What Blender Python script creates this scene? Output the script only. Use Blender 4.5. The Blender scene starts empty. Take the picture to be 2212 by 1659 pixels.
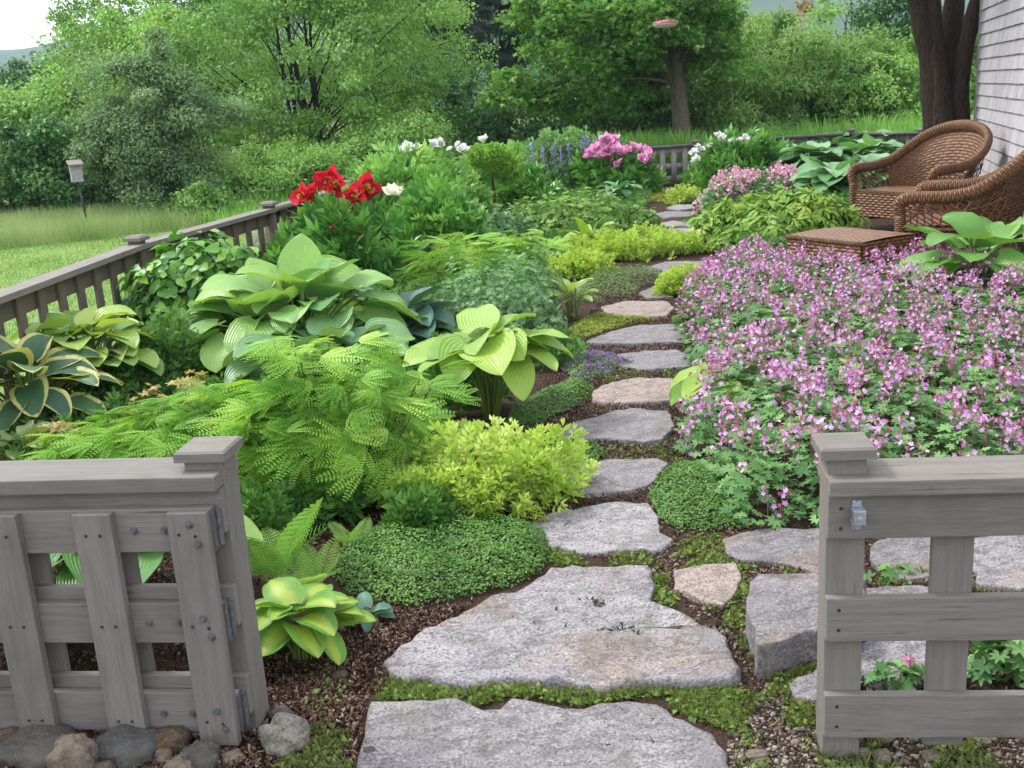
import bpy, bmesh, math, random
import numpy as np
from mathutils import Vector, Matrix
SC = bpy.context.scene
COL = SC.collection
RS = np.random.RandomState(7)
random.seed(7)

# ------------------------------------------------------------------ camera, world, sun
DW, DH, FPX, CX, CY = 2212, 1659, 2300.0, 1106.0, 829.5
CAM = np.array([0, 0, 1.65])
PITCH, ROLL = math.radians(15.0), math.radians(3.57)
FW = np.array([0, math.cos(PITCH), -math.sin(PITCH)])
_r0, _u0 = np.array([1., 0, 0]), np.array([0, math.sin(PITCH), math.cos(PITCH)])
RT = math.cos(ROLL) * _r0 - math.sin(ROLL) * _u0
UP = math.sin(ROLL) * _r0 + math.cos(ROLL) * _u0
cd = bpy.data.cameras.new('camera')
cd.sensor_width = 36; cd.lens = 36 * FPX / DW; cd.clip_start = .05; cd.clip_end = 6000
cam = bpy.data.objects.new('camera', cd); COL.objects.link(cam)
cam.matrix_world = Matrix(((RT[0], UP[0], -FW[0], CAM[0]), (RT[1], UP[1], -FW[1], CAM[1]), (RT[2], UP[2], -FW[2], CAM[2]), (0, 0, 0, 1)))
SC.camera = cam

SUN_EL, SUN_AZ = math.radians(52), math.radians(-62)      # azimuth from +Y towards +X
sd = bpy.data.lights.new('sun', 'SUN'); sd.energy = 1.5; sd.angle = math.radians(14); sd.color = (1, .96, .88)
sun = bpy.data.objects.new('sun', sd); COL.objects.link(sun)
sv = Vector((math.sin(SUN_AZ) * math.cos(SUN_EL), math.cos(SUN_AZ) * math.cos(SUN_EL), math.sin(SUN_EL)))
sun.rotation_euler = sv.to_track_quat('Z', 'Y').to_euler(); sun.location = sv * 50
w = bpy.data.worlds.new('World'); SC.world = w; w.use_nodes = True
nt = w.node_tree; nt.nodes.clear()
sky = nt.nodes.new('ShaderNodeTexSky'); sky.sky_type = 'NISHITA'; sky.sun_disc = False
sky.sun_elevation = SUN_EL; sky.sun_rotation = SUN_AZ; sky.air_density = 1.0; sky.dust_density = 3.0
mxw = nt.nodes.new('ShaderNodeMix'); mxw.data_type = 'RGBA'; mxw.inputs[0].default_value = .8
mxw.inputs[7].default_value = (11.2, 11.5, 12.0, 1)       # bright even cloud cover
bgw = nt.nodes.new('ShaderNodeBackground'); bgw.inputs[1].default_value = .085
ow = nt.nodes.new('ShaderNodeOutputWorld')
nt.links.new(sky.outputs[0], mxw.inputs[6]); nt.links.new(mxw.outputs[2], bgw.inputs[0]); nt.links.new(bgw.outputs[0], ow.inputs[0])
SC.view_settings.view_transform = 'Standard'; SC.view_settings.look = 'None'
SC.view_settings.exposure = 1.48; SC.view_settings.gamma = 1
SC.cycles.max_bounces = 8; SC.cycles.diffuse_bounces = 3; SC.cycles.glossy_bounces = 2
SC.cycles.transmission_bounces = 4; SC.cycles.volume_bounces = 2; SC.cycles.transparent_max_bounces = 4
SC.cycles.use_denoising = True; SC.cycles.use_adaptive_sampling = True; SC.cycles.adaptive_threshold = .02

# ------------------------------------------------------------------ picture <-> place
def ray(x, y): return FW + (x - CX) / FPX * RT - (y - CY) / FPX * UP
def G(x, y, z=0.):
    d = ray(x, y); return CAM + d * (z - CAM[2]) / d[2]
def AT(x, y, Y):
    d = ray(x, y); return CAM + d * Y / d[1]
def hat(P, y):
    q = np.array([P[0], P[1], 0]) - CAM; k = CY - y
    return (k * (q @ FW) - FPX * (q @ UP)) / (FPX * UP[2] - k * FW[2])
def spot(xc, yb, yt, wpx, dr=.8):
    f = G(xc, yb); d = np.linalg.norm(f - CAM); rx = wpx / 2 * d / FPX
    v = np.array([f[0], f[1]]); v /= np.linalg.norm(v)
    c = np.array([f[0] + v[0] * rx * dr, f[1] + v[1] * rx * dr])
    return c, rx, rx * dr, max(.02, hat(c, yt))

def unit(a): return a / np.maximum(np.linalg.norm(a, axis=-1, keepdims=True), 1e-9)
def rnd(n, a=0., b=1.): return a + (b - a) * RS.rand(n)
def noise2(x, y, f=1., s=0):
    o = 0
    rr = np.random.RandomState(s + 11)
    for k in range(5):
        a = rr.rand() * 6.28; fr = f * (.7 + 1.3 * rr.rand()) * (1 + .5 * k); p = rr.rand() * 6.28
        o = o + np.sin((x * math.cos(a) + y * math.sin(a)) * fr * 6.28 + p) / (1 + .5 * k)
    return o / 2.6

# ------------------------------------------------------------------ mesh buffer
class Buf:
    def __init__(s): s.V = []; s.L = []; s.S = []; s.A = []; s.M = []; s.n = 0
    def raw(s, V, L, S, A=None, mat=0):
        V = np.asarray(V, float).reshape(-1, 3)
        if A is None: A = np.tile([0., 0, RS.rand()], (len(V), 1))
        s.V.append(V); s.L.append(np.asarray(L, np.int64) + s.n); S = np.asarray(S, np.int64); s.S.append(S)
        s.A.append(np.asarray(A, float)); s.M.append(np.full(len(S), mat, np.int32)); s.n += len(V)
    def quads(s, V, Q, A=None, mat=0):
        Q = np.asarray(Q, np.int64); s.raw(V, Q.ravel(), np.full(len(Q), Q.shape[1]), A, mat)
    def inst(s, t, M, P, r=None, mat=0):
        m = len(P); n = len(t['V'])
        if m == 0: return
        V = np.einsum('mij,nj->mni', M, t['V']) + P[:, None, :]
        L = (t['L'][None] + n * np.arange(m)[:, None]).ravel()
        A = np.tile(t['A'][None], (m, 1, 1)).astype(float)
        if r is None: r = RS.rand(m)
        A[:, :, 2] = np.clip(A[:, :, 2] * .3 + r[:, None] * .85 - .05, 0, 1) if t.get('multi') else r[:, None]
        s.raw(V.reshape(-1, 3), L, np.tile(t['S'], m), A.reshape(-1, 3), mat)
    def tube(s, pts, rad, k=6, mat=0, cap=True, r=None, flat=1.):
        pts = np.asarray(pts, float); n = len(pts); rad = np.broadcast_to(rad, (n,))
        T = unit(np.gradient(pts, axis=0))
        ref = np.array([0, 0, 1.]) if abs(T[0, 2]) < .85 else np.array([1., 0, 0])
        X = np.zeros_like(pts); x = unit(np.cross(T[0], ref))
        for i in range(n):
            x = unit(x - T[i] * (x @ T[i])); X[i] = x
        Y = np.cross(T, X); a = np.arange(k) * 2 * math.pi / k
        V = pts[:, None] + rad[:, None, None] * (np.cos(a)[None, :, None] * X[:, None] + flat * np.sin(a)[None, :, None] * Y[:, None])
        i, j = np.meshgrid(np.arange(n - 1), np.arange(k), indexing='ij'); j2 = (j + 1) % k
        Q = np.stack([i * k + j, i * k + j2, (i + 1) * k + j2, (i + 1) * k + j], -1).reshape(-1, 4)
        ln = np.concatenate([[0], np.cumsum(np.linalg.norm(np.diff(pts, axis=0), axis=1))])
        A = np.zeros((n, k, 3)); A[:, :, 0] = (np.arange(k) / k)[None]; A[:, :, 1] = ln[:, None]; A[:, :, 2] = RS.rand() if r is None else r
        L = list(Q.ravel()); S = [4] * len(Q)
        if cap: L += list(range(k))[::-1] + list(range((n - 1) * k, n * k)); S += [k, k]
        s.raw(V.reshape(-1, 3), L, S, A.reshape(-1, 3), mat)
    def box(s, lo, hi, mat=0, M=None):
        lo, hi = np.array(lo, float), np.array(hi, float)
        V = np.array([[(lo, hi)[a][0], (lo, hi)[b][1], (lo, hi)[c][2]] for a in (0, 1) for b in (0, 1) for c in (0, 1)])
        if M is not None: V = V @ np.array(M)[:3, :3].T + np.array(M)[:3, 3]
        s.quads(V, [[0, 1, 3, 2], [4, 6, 7, 5], [0, 4, 5, 1], [2, 3, 7, 6], [0, 2, 6, 4], [1, 5, 7, 3]], None, mat)
    def build(s, name, mats, parent=None, smooth=True, bevel=0, origin=None):
        V = np.concatenate(s.V); L = np.concatenate(s.L); S = np.concatenate(s.S); A = np.concatenate(s.A); MI = np.concatenate(s.M)
        if origin is not None: V = V - np.asarray(origin, float)
        me = bpy.data.meshes.new(name)
        me.vertices.add(len(V)); me.vertices.foreach_set('co', V.astype(np.float32).ravel())
        me.loops.add(len(L)); me.loops.foreach_set('vertex_index', L.astype(np.int32))
        me.polygons.add(len(S)); me.polygons.foreach_set('loop_start', np.concatenate([[0], np.cumsum(S)[:-1]]).astype(np.int32))
        me.polygons.foreach_set('material_index', MI)
        me.update(calc_edges=True)
        at = me.attributes.new('lf', 'FLOAT_VECTOR', 'POINT'); at.data.foreach_set('vector', A.astype(np.float32).ravel())
        for m in (mats if isinstance(mats, (list, tuple)) else [mats]): me.materials.append(m)
        if bevel:
            bm = bmesh.new(); bm.from_mesh(me)
            bmesh.ops.bevel(bm, geom=[e for e in bm.edges], offset=bevel, segments=2, affect='EDGES', profile=.6)
            bm.to_mesh(me); bm.free()
        me.polygons.foreach_set('use_smooth', np.full(len(me.polygons), smooth and not bevel))
        o = bpy.data.objects.new(name, me); COL.objects.link(o)
        if origin is not None: o.location = Vector(np.asarray(origin, float))
        if parent is not None: o.parent = parent
        return o

def tag(o, label, cat, group=None, kind=None):
    o['label'] = label; o['category'] = cat
    if group: o['group'] = group
    if kind: o['kind'] = kind
    return o
def struct(o, label=None):
    o['kind'] = 'structure'
    if label: o['label'] = label
    return o
def empty(name, loc=(0, 0, 0), rz=0., label=None, cat=None, group=None):
    o = bpy.data.objects.new(name, None); COL.objects.link(o); o.location = Vector(loc); o.rotation_euler = (0, 0, rz); o.empty_display_size = .1
    if label: tag(o, label, cat, group)
    return o

# ------------------------------------------------------------------ materials
def lin(v):
    v = v / 255.; return v / 12.92 if v <= .04045 else ((v + .055) / 1.055) ** 2.4
KA, LK = .66, 1.42        # overall albedo of hard surfaces, and of foliage on top of it
def rgb(r, g, b, k=1.): return (lin(r) * k * KA, lin(g) * k * KA, lin(b) * k * KA, 1)
def leafc(c): return tuple(min(.9, v * LK / KA * .86) for v in c[:3]) + (1,)
class N:
    def __init__(s, name):
        s.m = bpy.data.materials.new(name); s.m.use_nodes = True; s.t = s.m.node_tree; s.t.nodes.clear()
        s.out = s.n('ShaderNodeOutputMaterial')
    def n(s, typ, **kw):
        o = s.t.nodes.new(typ)
        for k, v in kw.items(): setattr(o, k, v)
        return o
    def link(s, a, b): s.t.links.new(a, b)
    def put(s, sock, v):
        if isinstance(v, bpy.types.NodeSocket): s.link(v, sock)
        elif v is not None: sock.default_value = v
    def noise(s, scale, vec=None, detail=4, rough=.6, dist=0.):
        o = s.n('ShaderNodeTexNoise'); o.inputs['Scale'].default_value = scale; o.inputs['Detail'].default_value = detail
        o.inputs['Roughness'].default_value = rough; o.inputs['Distortion'].default_value = dist
        s.put(o.inputs['Vector'], vec); return o.outputs['Fac']
    def vor(s, scale, vec=None, out='Distance', feature='F1'):
        o = s.n('ShaderNodeTexVoronoi', feature=feature); o.inputs['Scale'].default_value = scale; s.put(o.inputs['Vector'], vec); return o.outputs[out]
    def math(s, op, a, b=None, c=None):
        o = s.n('ShaderNodeMath', operation=op)
        for i, v in enumerate((a, b, c)):
            if v is not None: s.put(o.inputs[i], v)
        return o.outputs[0]
    def ramp(s, fac, pts):
        o = s.n('ShaderNodeValToRGB'); e = o.color_ramp.elements
        while len(e) < len(pts): e.new(.5)
        for q, (p, c) in zip(e, pts): q.position = p; q.color = c if len(c) == 4 else (*c, 1)
        s.put(o.inputs[0], fac); return o.outputs[0]
    def mix(s, f, a, b, mode='MIX'):
        o = s.n('ShaderNodeMix', data_type='RGBA', blend_type=mode); s.put(o.inputs[0], f); s.put(o.inputs[6], a); s.put(o.inputs[7], b); return o.outputs[2]
    def attr(s):
        a = s.n('ShaderNodeAttribute', attribute_name='lf'); sp = s.n('ShaderNodeSeparateXYZ'); s.link(a.outputs['Vector'], sp.inputs[0]); return a, sp.outputs
    def geo(s): return s.n('ShaderNodeNewGeometry').outputs['Position']
    def mapv(s, vec, sc=(1, 1, 1), rot=(0, 0, 0)):
        o = s.n('ShaderNodeMapping'); s.put(o.inputs[0], vec); o.inputs['Scale'].default_value = sc; o.inputs['Rotation'].default_value = rot; return o.outputs[0]
    def obj(s): return s.n('ShaderNodeTexCoord').outputs['Object']
    def bump(s, h, strength=.4, dist=.01):
        o = s.n('ShaderNodeBump'); o.inputs['Strength'].default_value = strength; o.inputs['Distance'].default_value = dist; s.link(h, o.inputs['Height']); return o.outputs[0]
    def bsdf(s, col, rough=.6, norm=None, spec=.3, metal=0., trans=0., tcol=None, **kw):
        p = s.n('ShaderNodeBsdfPrincipled'); s.put(p.inputs['Base Color'], col); s.put(p.inputs['Roughness'], rough)
        p.inputs['Specular IOR Level'].default_value = spec; p.inputs['Metallic'].default_value = metal
        if norm is not None: s.link(norm, p.inputs['Normal'])
        sh = p.outputs[0]
        if trans:
            t = s.n('ShaderNodeBsdfTranslucent'); s.put(t.inputs[0], tcol if tcol is not None else col)
            if norm is not None: s.link(norm, t.inputs['Normal'])
            x = s.n('ShaderNodeMixShader'); x.inputs[0].default_value = trans; s.link(sh, x.inputs[1]); s.link(t.outputs[0], x.inputs[2]); sh = x.outputs[0]
        s.link(sh, s.out.inputs[0]); return s.m

def leaf_mat(name, cols, rough=.5, trans=.3, spec=.35, patch=.8, pscale=3.):
    """small leaves: cols = colours spread over the per-leaf random value; broad patches of shoots vary too"""
    n = N(name); a, x = n.attr(); cols = [leafc(q) for q in cols]
    f = n.math('ADD', n.math('MULTIPLY', x[2], 1 - .45 * patch), n.math('MULTIPLY', n.noise(pscale, n.geo(), 2), .45 * patch))
    k = len(cols); c = n.ramp(f, [((i + .4) / (k - .2) if k > 1 else .5, q) for i, q in enumerate(cols)])
    t = n.mix(.5, c, n.mix(1., c, (1.3, 1.25, .55, 1), 'MULTIPLY'))
    return n.bsdf(c, rough, None, spec, 0, trans, t)
def hosta_mat(name, c1, c2, edge=None, thr=.72, ribs=8, rough=.38, trans=.28, inner=None, spec=.4, jag=.12):
    n = N(name); a, x = n.attr(); c1, c2 = leafc(c1), leafc(c2); edge = edge and leafc(edge); inner = inner and leafc(inner)
    f = n.math('ADD', n.math('MULTIPLY', x[2], .7), n.math('MULTIPLY', n.noise(14, n.obj(), 3), .35))
    c = n.ramp(f, [(.2, c1), (.8, c2)])
    au = n.math('ABSOLUTE', x[0])
    if inner is not None:
        m = n.math('ADD', au, n.math('MULTIPLY', n.math('SUBTRACT', n.noise(30, n.obj(), 2), .5), .5))
        c = n.mix(n.ramp(m, [(.25, (1, 1, 1)), (.62, (0, 0, 0))]), c, inner)
    if edge is not None:
        m = n.math('ADD', n.math('MAXIMUM', au, n.math('SUBTRACT', n.math('MULTIPLY', x[1], 1.4), .55)), n.math('MULTIPLY', n.math('SUBTRACT', n.noise(40, n.obj(), 2), .5), jag))
        c = n.mix(n.ramp(m, [(thr - .02, (0, 0, 0)), (thr + .03, (1, 1, 1))]), c, edge)
    rb = n.math('SINE', n.math('MULTIPLY', au, ribs * 6.283))
    h = n.math('ADD', n.math('MULTIPLY', rb, .35), n.math('MULTIPLY', n.noise(60, n.obj(), 2), .5))
    vein = n.ramp(rb, [(.0, (.86, .88, .84)), (.55, (1, 1, 1))])
    c = n.mix(.2, c, n.mix(1., c, vein, 'MULTIPLY'))
    wv = n.math('MULTIPLY', n.ramp(au, [(.80, (0, 0, 0)), (.97, (1, 1, 1))]), n.ramp(n.noise(18, n.obj(), 3), [(.56, (0, 0, 0)), (.64, (1, 1, 1))])); c = n.mix(n.math('MULTIPLY', wv, .6), c, (.16, .10, .03, 1))
    t = n.mix(1., c, (1.35, 1.3, .6, 1), 'MULTIPLY')
    return n.bsdf(c, rough, n.bump(n.math('ADD', h, n.math('MULTIPLY', n.noise(26, n.obj(), 3), 1.4)), .34, .012), spec, 0, trans, t)
def petal_mat(name, c1, c2, trans=.3, rough=.6):
    n = N(name); a, x = n.attr(); c1, c2 = [tuple(min(.92, v * 1.25) for v in q[:3]) + (1,) for q in (c1, c2)]; c = n.ramp(x[2], [(.1, c1), (.9, c2)]); return n.bsdf(c, rough, None, .2, 0, trans, c)
def flat_mat(name, col, rough=.6, var=.25, scale=20, spec=.3, metal=0., bump=0.):
    n = N(name); f = n.noise(scale, n.obj(), 5)
    dk = tuple(v * (1 - var) for v in col[:3]) + (1,); lt = tuple(min(1, v * (1 + var)) for v in col[:3]) + (1,)
    return n.bsdf(n.ramp(f, [(.3, dk), (.7, lt)]), rough, n.bump(f, bump, .01) if bump else None, spec, metal)

# ------------------------------------------------------------------ leaf templates (base at origin, along +y, face +z)
def tpl(V, faces, A=None, multi=False):
    V = np.asarray(V, float)
    if A is None: A = np.zeros((len(V), 3))
    return dict(V=V, L=np.array([i for f in faces for i in f], np.int64), S=np.array([len(f) for f in faces], np.int64), A=np.asarray(A, float), multi=multi)
def t_leaf(wd=.5, rows=4, fold=.12, curl=.25, pw=.8, prof=None):
    V, F, A = [], [], []
    for i in range(rows + 1):
        v = i / rows; h = wd / 2 * (math.sin(math.pi * min(1, v ** pw)) if prof is None else prof(v)) + (.01 if 0 < i < rows else .004)
        z = -curl * v * v
        for u in (-1, 0, 1): V.append((u * h, v, z + fold * abs(u) * h * 2)); A.append((u, v, .5))
    for i in range(rows):
        for j in (0, 1): F.append((3 * i + j, 3 * i + j + 1, 3 * i + j + 4, 3 * i + j + 3))
    return tpl(V, F, A)
def t_dia(wd=.5, fold=.1, mid=.42):
    return tpl([(0, 0, 0), (wd / 2, mid, fold), (0, 1, -.08), (-wd / 2, mid, fold)], [(0, 1, 2, 3)], [(0, 0, .5), (1, .4, .5), (0, 1, .5), (-1, .4, .5)])
def t_blade(wd=.05, bend=.45):
    V = []; F = []
    for i in range(4):
        v = i / 3.; h = wd / 2 * (1 - v ** 1.5) + .002
        V += [(-h, v * (1 - .15 * bend * v), -bend * v * v), (h, v * (1 - .15 * bend * v), -bend * v * v)]
    for i in range(3): F.append((2 * i, 2 * i + 1, 2 * i + 3, 2 * i + 2))
    return tpl(V, F, [(0, i // 2 / 3, .5) for i in range(8)])
def rotm(ax, a):
    return np.array(Matrix.Rotation(a, 3, ax))
def combine(items):
    V, L, S, A, n = [], [], [], [], 0
    for t, M, P in items:
        V.append(t['V'] @ np.asarray(M).T + np.asarray(P)); L.append(t['L'] + n); S.append(t['S']); a = t['A'].copy(); a[:, 2] = RS.rand(); A.append(a); n += len(t['V'])
    return dict(V=np.concatenate(V), L=np.concatenate(L), S=np.concatenate(S), A=np.concatenate(A), multi=True)
def t_sprig(leaf, pairs=4, ll=.45, spread=55, lift=20, top=True, decus=True):
    it = []
    for k in range(pairs):
        y = (k + .4) / pairs; s = ll * (1 - .35 * abs(y - .45)); 
        for sg in (-1, 1):
            sp = math.radians(spread * (1.1 - .5 * y) + RS.uniform(-10, 10))
            M = rotm('Z', -sg * sp) @ rotm('X', math.radians(lift + RS.uniform(-12, 12)))
            if decus and k % 2: M = rotm('Y', math.radians(80)) @ M
            it.append((leaf, M * s, (0, y, 0)))
    if top:
        for q in range(3): it.append((leaf, rotm('Y', q * 2.1) @ rotm('X', math.radians(28)) * ll * .6, (0, .95, 0)))
    return combine(it)
def t_pinnate(n=14, wd=.16, ln=.18, droop=.25, taper=True):
    """feathery frond arm: rows of small leaflets both sides of a rib"""
    lf = t_dia(.55, .02, .5); it = []
    for k in range(n):
        y = (k + .5) / n; s = ln * ((.35 + .65 * math.sin(math.pi * (.12 + .8 * y))) if taper else 1.)
        for sg in (-1, 1):
            it.append((lf, rotm('Z', -sg * math.radians(68 + RS.uniform(-5, 5))) @ rotm('Y', sg * .2) * s, (0, y, -droop * y * y)))
    t = combine(it); V = [(-.006, 0, 0), (.006, 0, 0), (.004, .5, -droop * .25), (-.004, .5, -droop * .25), (.002, 1, -droop), (-.002, 1, -droop)]
    rib = tpl(V, [(0, 1, 2, 3), (3, 2, 4, 5)])
    return combine([(t, np.eye(3), (0, 0, 0)), (rib, np.eye(3), (0, 0, 0))])
def t_palm(lobes=7, cut=.45, teeth=True, cup=.12):
    m = lobes * 6; V = [(0, .45, -.03)]; A = [(0, .5, .5)]
    for i in range(m + 1):
        a = math.radians(-152 + 304 * i / m); ph = (i % 6) / 6.
        r = (1 - cut * abs(math.cos(math.pi * ph)) ** 1.3) * (.52 - .1 * abs(a) / 2.6)
        if teeth and i % 2: r *= .95
        V.append((r * math.sin(a), .45 + r * math.cos(a), cup * r * (1 if ph < .2 else .35))); A.append((r * 2, .5, .5))
    return tpl(V, [(0, i + 1, i + 2) for i in range(m)], A)
def frames(nrm, d):
    y = unit(d); z = unit(nrm - y * np.sum(nrm * y, 1, keepdims=True)); x = np.cross(y, z); return np.stack([x, y, z], -1)
def rvec(n): return unit(RS.randn(n, 3))
UPV = np.array([0, 0, 1.])
def hemi(n, zmin=0.):
    v = rvec(n); v[:, 2] = np.abs(v[:, 2]); return v

L_OVAL = t_leaf(.55, 3); L_LANCE = t_leaf(.3, 3, .1, .3); L_ROUND = t_leaf(.85, 3, .1, .1, .75); D_OVAL = t_dia(.55); D_ROUND = t_dia(.8); D_LANCE = t_dia(.32)
S_SMALL = t_sprig(D_OVAL, 4, .42); S_LANCE = t_sprig(t_leaf(.42, 2, .1, .3), 4, .6, 62, 8); S_ROUND = t_sprig(D_ROUND, 3, .5, 70, 10)
S_PEONY = combine([(L_LANCE, rotm('Z', math.radians(a)) @ rotm('X', math.radians(b)) * s, p) for a, b, s, p in
                   ((0, 0, .62, (0, .38, 0)), (45, -8, .5, (0, .36, 0)), (-45, -8, .5, (0, .36, 0)), (78, -14, .5, (-.02, .2, 0)), (-78, -14, .5, (.02, .2, 0)), (20, 18, .5, (0, .3, .03)), (-25, 14, .48, (0, .25, .02)), (110, -14, .4, (-.02, .1, 0)), (-110, -10, .4, (.02, .1, 0)))])
P_FERN = t_pinnate(15); P_FINE = t_pinnate(20, ln=.13); PALM = t_palm(); PALM5 = t_palm(5, .5); BLADE = t_blade()
GUP = t_blade(.09, .25)

def cover(buf, t, pts, nrm, size, up=.4, jit=.5, flow=None, fl=0., out=.3, mat=0, r=None):
    """lay template t over points with normals: face mostly along the normal, point outward/down the slope"""
    n = len(pts); nn = unit(nrm + up * UPV + jit * rvec(n)); d = rvec(n) + out * nrm * np.array([1, 1, .4])
    if flow is not None: d = d * (1 - fl) + np.asarray(flow) * fl
    M = frames(nn, unit(d - nn * np.sum(d * nn, 1, keepdims=True) * .85)) * size.reshape(-1, 1, 1)
    buf.inst(t, M, pts, r, mat)
def shoots(buf, t, pts, nrm, size, up=.8, jit=.35, mat=0, r=None):
    """sprigs that grow outward/up"""
    n = len(pts); d = unit(nrm + up * UPV + jit * rvec(n)); M = frames(rvec(n), d) * size.reshape(-1, 1, 1); buf.inst(t, M, pts, r, mat)
def dome(c, rx, ry, h, n, lum=.2, shell=.3, rot=0., seed=0, base=.0):
    d = hemi(n); q = 1 - shell * RS.rand(n) ** 1.6
    k = q * (1 + lum * noise2(d[:, 0] * 1.3 + seed, d[:, 1] * 1.3 + d[:, 2], .7, seed))
    x, y, z = d[:, 0] * rx * k, d[:, 1] * ry * k, base + (h - base) * d[:, 2] ** .85 * k
    ca, sa = math.cos(rot), math.sin(rot)
    P = np.stack([c[0] + x * ca - y * sa, c[1] + x * sa + y * ca, z], -1)
    nx, ny = d[:, 0] / rx, d[:, 1] / ry
    Nn = unit(np.stack([nx * ca - ny * sa, nx * sa + ny * ca, d[:, 2] / h], -1))
    return P, Nn
# ------------------------------------------------------------------ ground, lawn, hills
def sheet(name, poly, z, mat, cut=0):
    bm = bmesh.new(); bm.faces.new([bm.verts.new((x, y, z)) for x, y in poly])
    me = bpy.data.meshes.new(name); bm.to_mesh(me); bm.free(); me.materials.append(mat)
    o = bpy.data.objects.new(name, me); COL.objects.link(o); return o
n = N('meadow_ground'); f = n.noise(.25, n.geo(), 6); g = n.noise(9, n.geo(), 6)
M_GROUND = n.bsdf(n.mix(.5, n.ramp(f, [(.3, rgb(100, 130, 60, .8)), (.7, rgb(150, 168, 90, .8))]), n.ramp(g, [(.3, rgb(70, 95, 40, .5)), (.7, rgb(140, 150, 80, .5))])), .95, n.bump(g, .6, .05), .1)
n = N('mown_lawn'); f = n.noise(.5, n.geo(), 5); g = n.noise(24, n.geo(), 6, .7)
M_LAWN = n.bsdf(n.mix(.45, n.ramp(f, [(.3, rgb(126, 166, 86, .9)), (.7, rgb(160, 190, 112, .9))]), n.ramp(g, [(.3, rgb(108, 150, 70, .85)), (.7, rgb(172, 194, 124, .9))])), .95, n.bump(g, .7, .03), .1)
n = N('garden_soil'); f = n.noise(6, n.geo(), 6, .65); g = n.vor(55, n.geo()); h = n.noise(90, n.geo(), 5, .7)
c = n.mix(.6, n.ramp(f, [(.3, rgb(62, 47, 38, .6)), (.55, rgb(100, 78, 64, .65)), (.75, rgb(128, 106, 88, .65))]), n.ramp(h, [(.35, rgb(52, 38, 32, .6)), (.65, rgb(150, 120, 104, .6))]))
M_SOIL = n.bsdf(c, .95, n.bump(n.math('ADD', g, n.math('MULTIPLY', h, 1.2)), .9, .02), .15)
n = N('far_forest'); f = n.noise(.02, n.geo(), 8, .7); g = n.vor(.06, n.geo())
M_HILL = n.bsdf(n.mix(.5, n.ramp(f, [(.35, (.02, .042, .018, 1)), (.65, (.05, .085, .03, 1))]), n.ramp(g, [(.1, (.05, .09, .03, 1)), (.6, (.015, .035, .015, 1))])), .95, None, .05)

FL = [(-2.90, 2.2), (-2.815, 5.2), (-2.69, 7.88), (-2.2, 10.24), (-1.78, 12.6), (-1.5, 15.9), (-1.2, 19.2)]       # field fence
struct(sheet('ground', [(-1290, -50), (1290, -50), (1290, 1290), (-1290, 1290)], -.012, M_GROUND))
struct(sheet('garden_soil', [(-9, -3), (9, -3), (9, 19.7), (-1.2, 19.7)] + FL[::-1] + [(-9, 2.2)], .0, M_SOIL))
struct(sheet('lawn', [(-30, 2.24)] + [(x - .02, y) for x, y in FL] + [(-2.2, 17.6), (-4.2, 17.3), (-7.3, 17.0), (-11, 15.2), (-30, 11)], .004, M_LAWN))
# far wooded ridge
xs = np.linspace(-1000, 1000, 90); ys = np.linspace(520, 1150, 26)
XX, YY = np.meshgrid(xs, ys, indexing='ij'); t_ = (YY - 520) / 630
ZZ = np.sin(np.pi * np.clip(t_ * 1.02, 0, 1)) * (82 + 16 * np.sin(XX / 190. + .4) + 9 * np.sin(XX / 77. + YY / 220.)) * (1 + .10 * noise2(XX / 300, YY / 300, 1, 5)) - 2
b = Buf(); q = np.arange(90 * 26).reshape(90, 26)
b.quads(np.stack([XX, YY, ZZ], -1), np.stack([q[:-1, :-1], q[1:, :-1], q[1:, 1:], q[:-1, 1:]], -1).reshape(-1, 4))
struct(b.build('hills', M_HILL))

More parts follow.
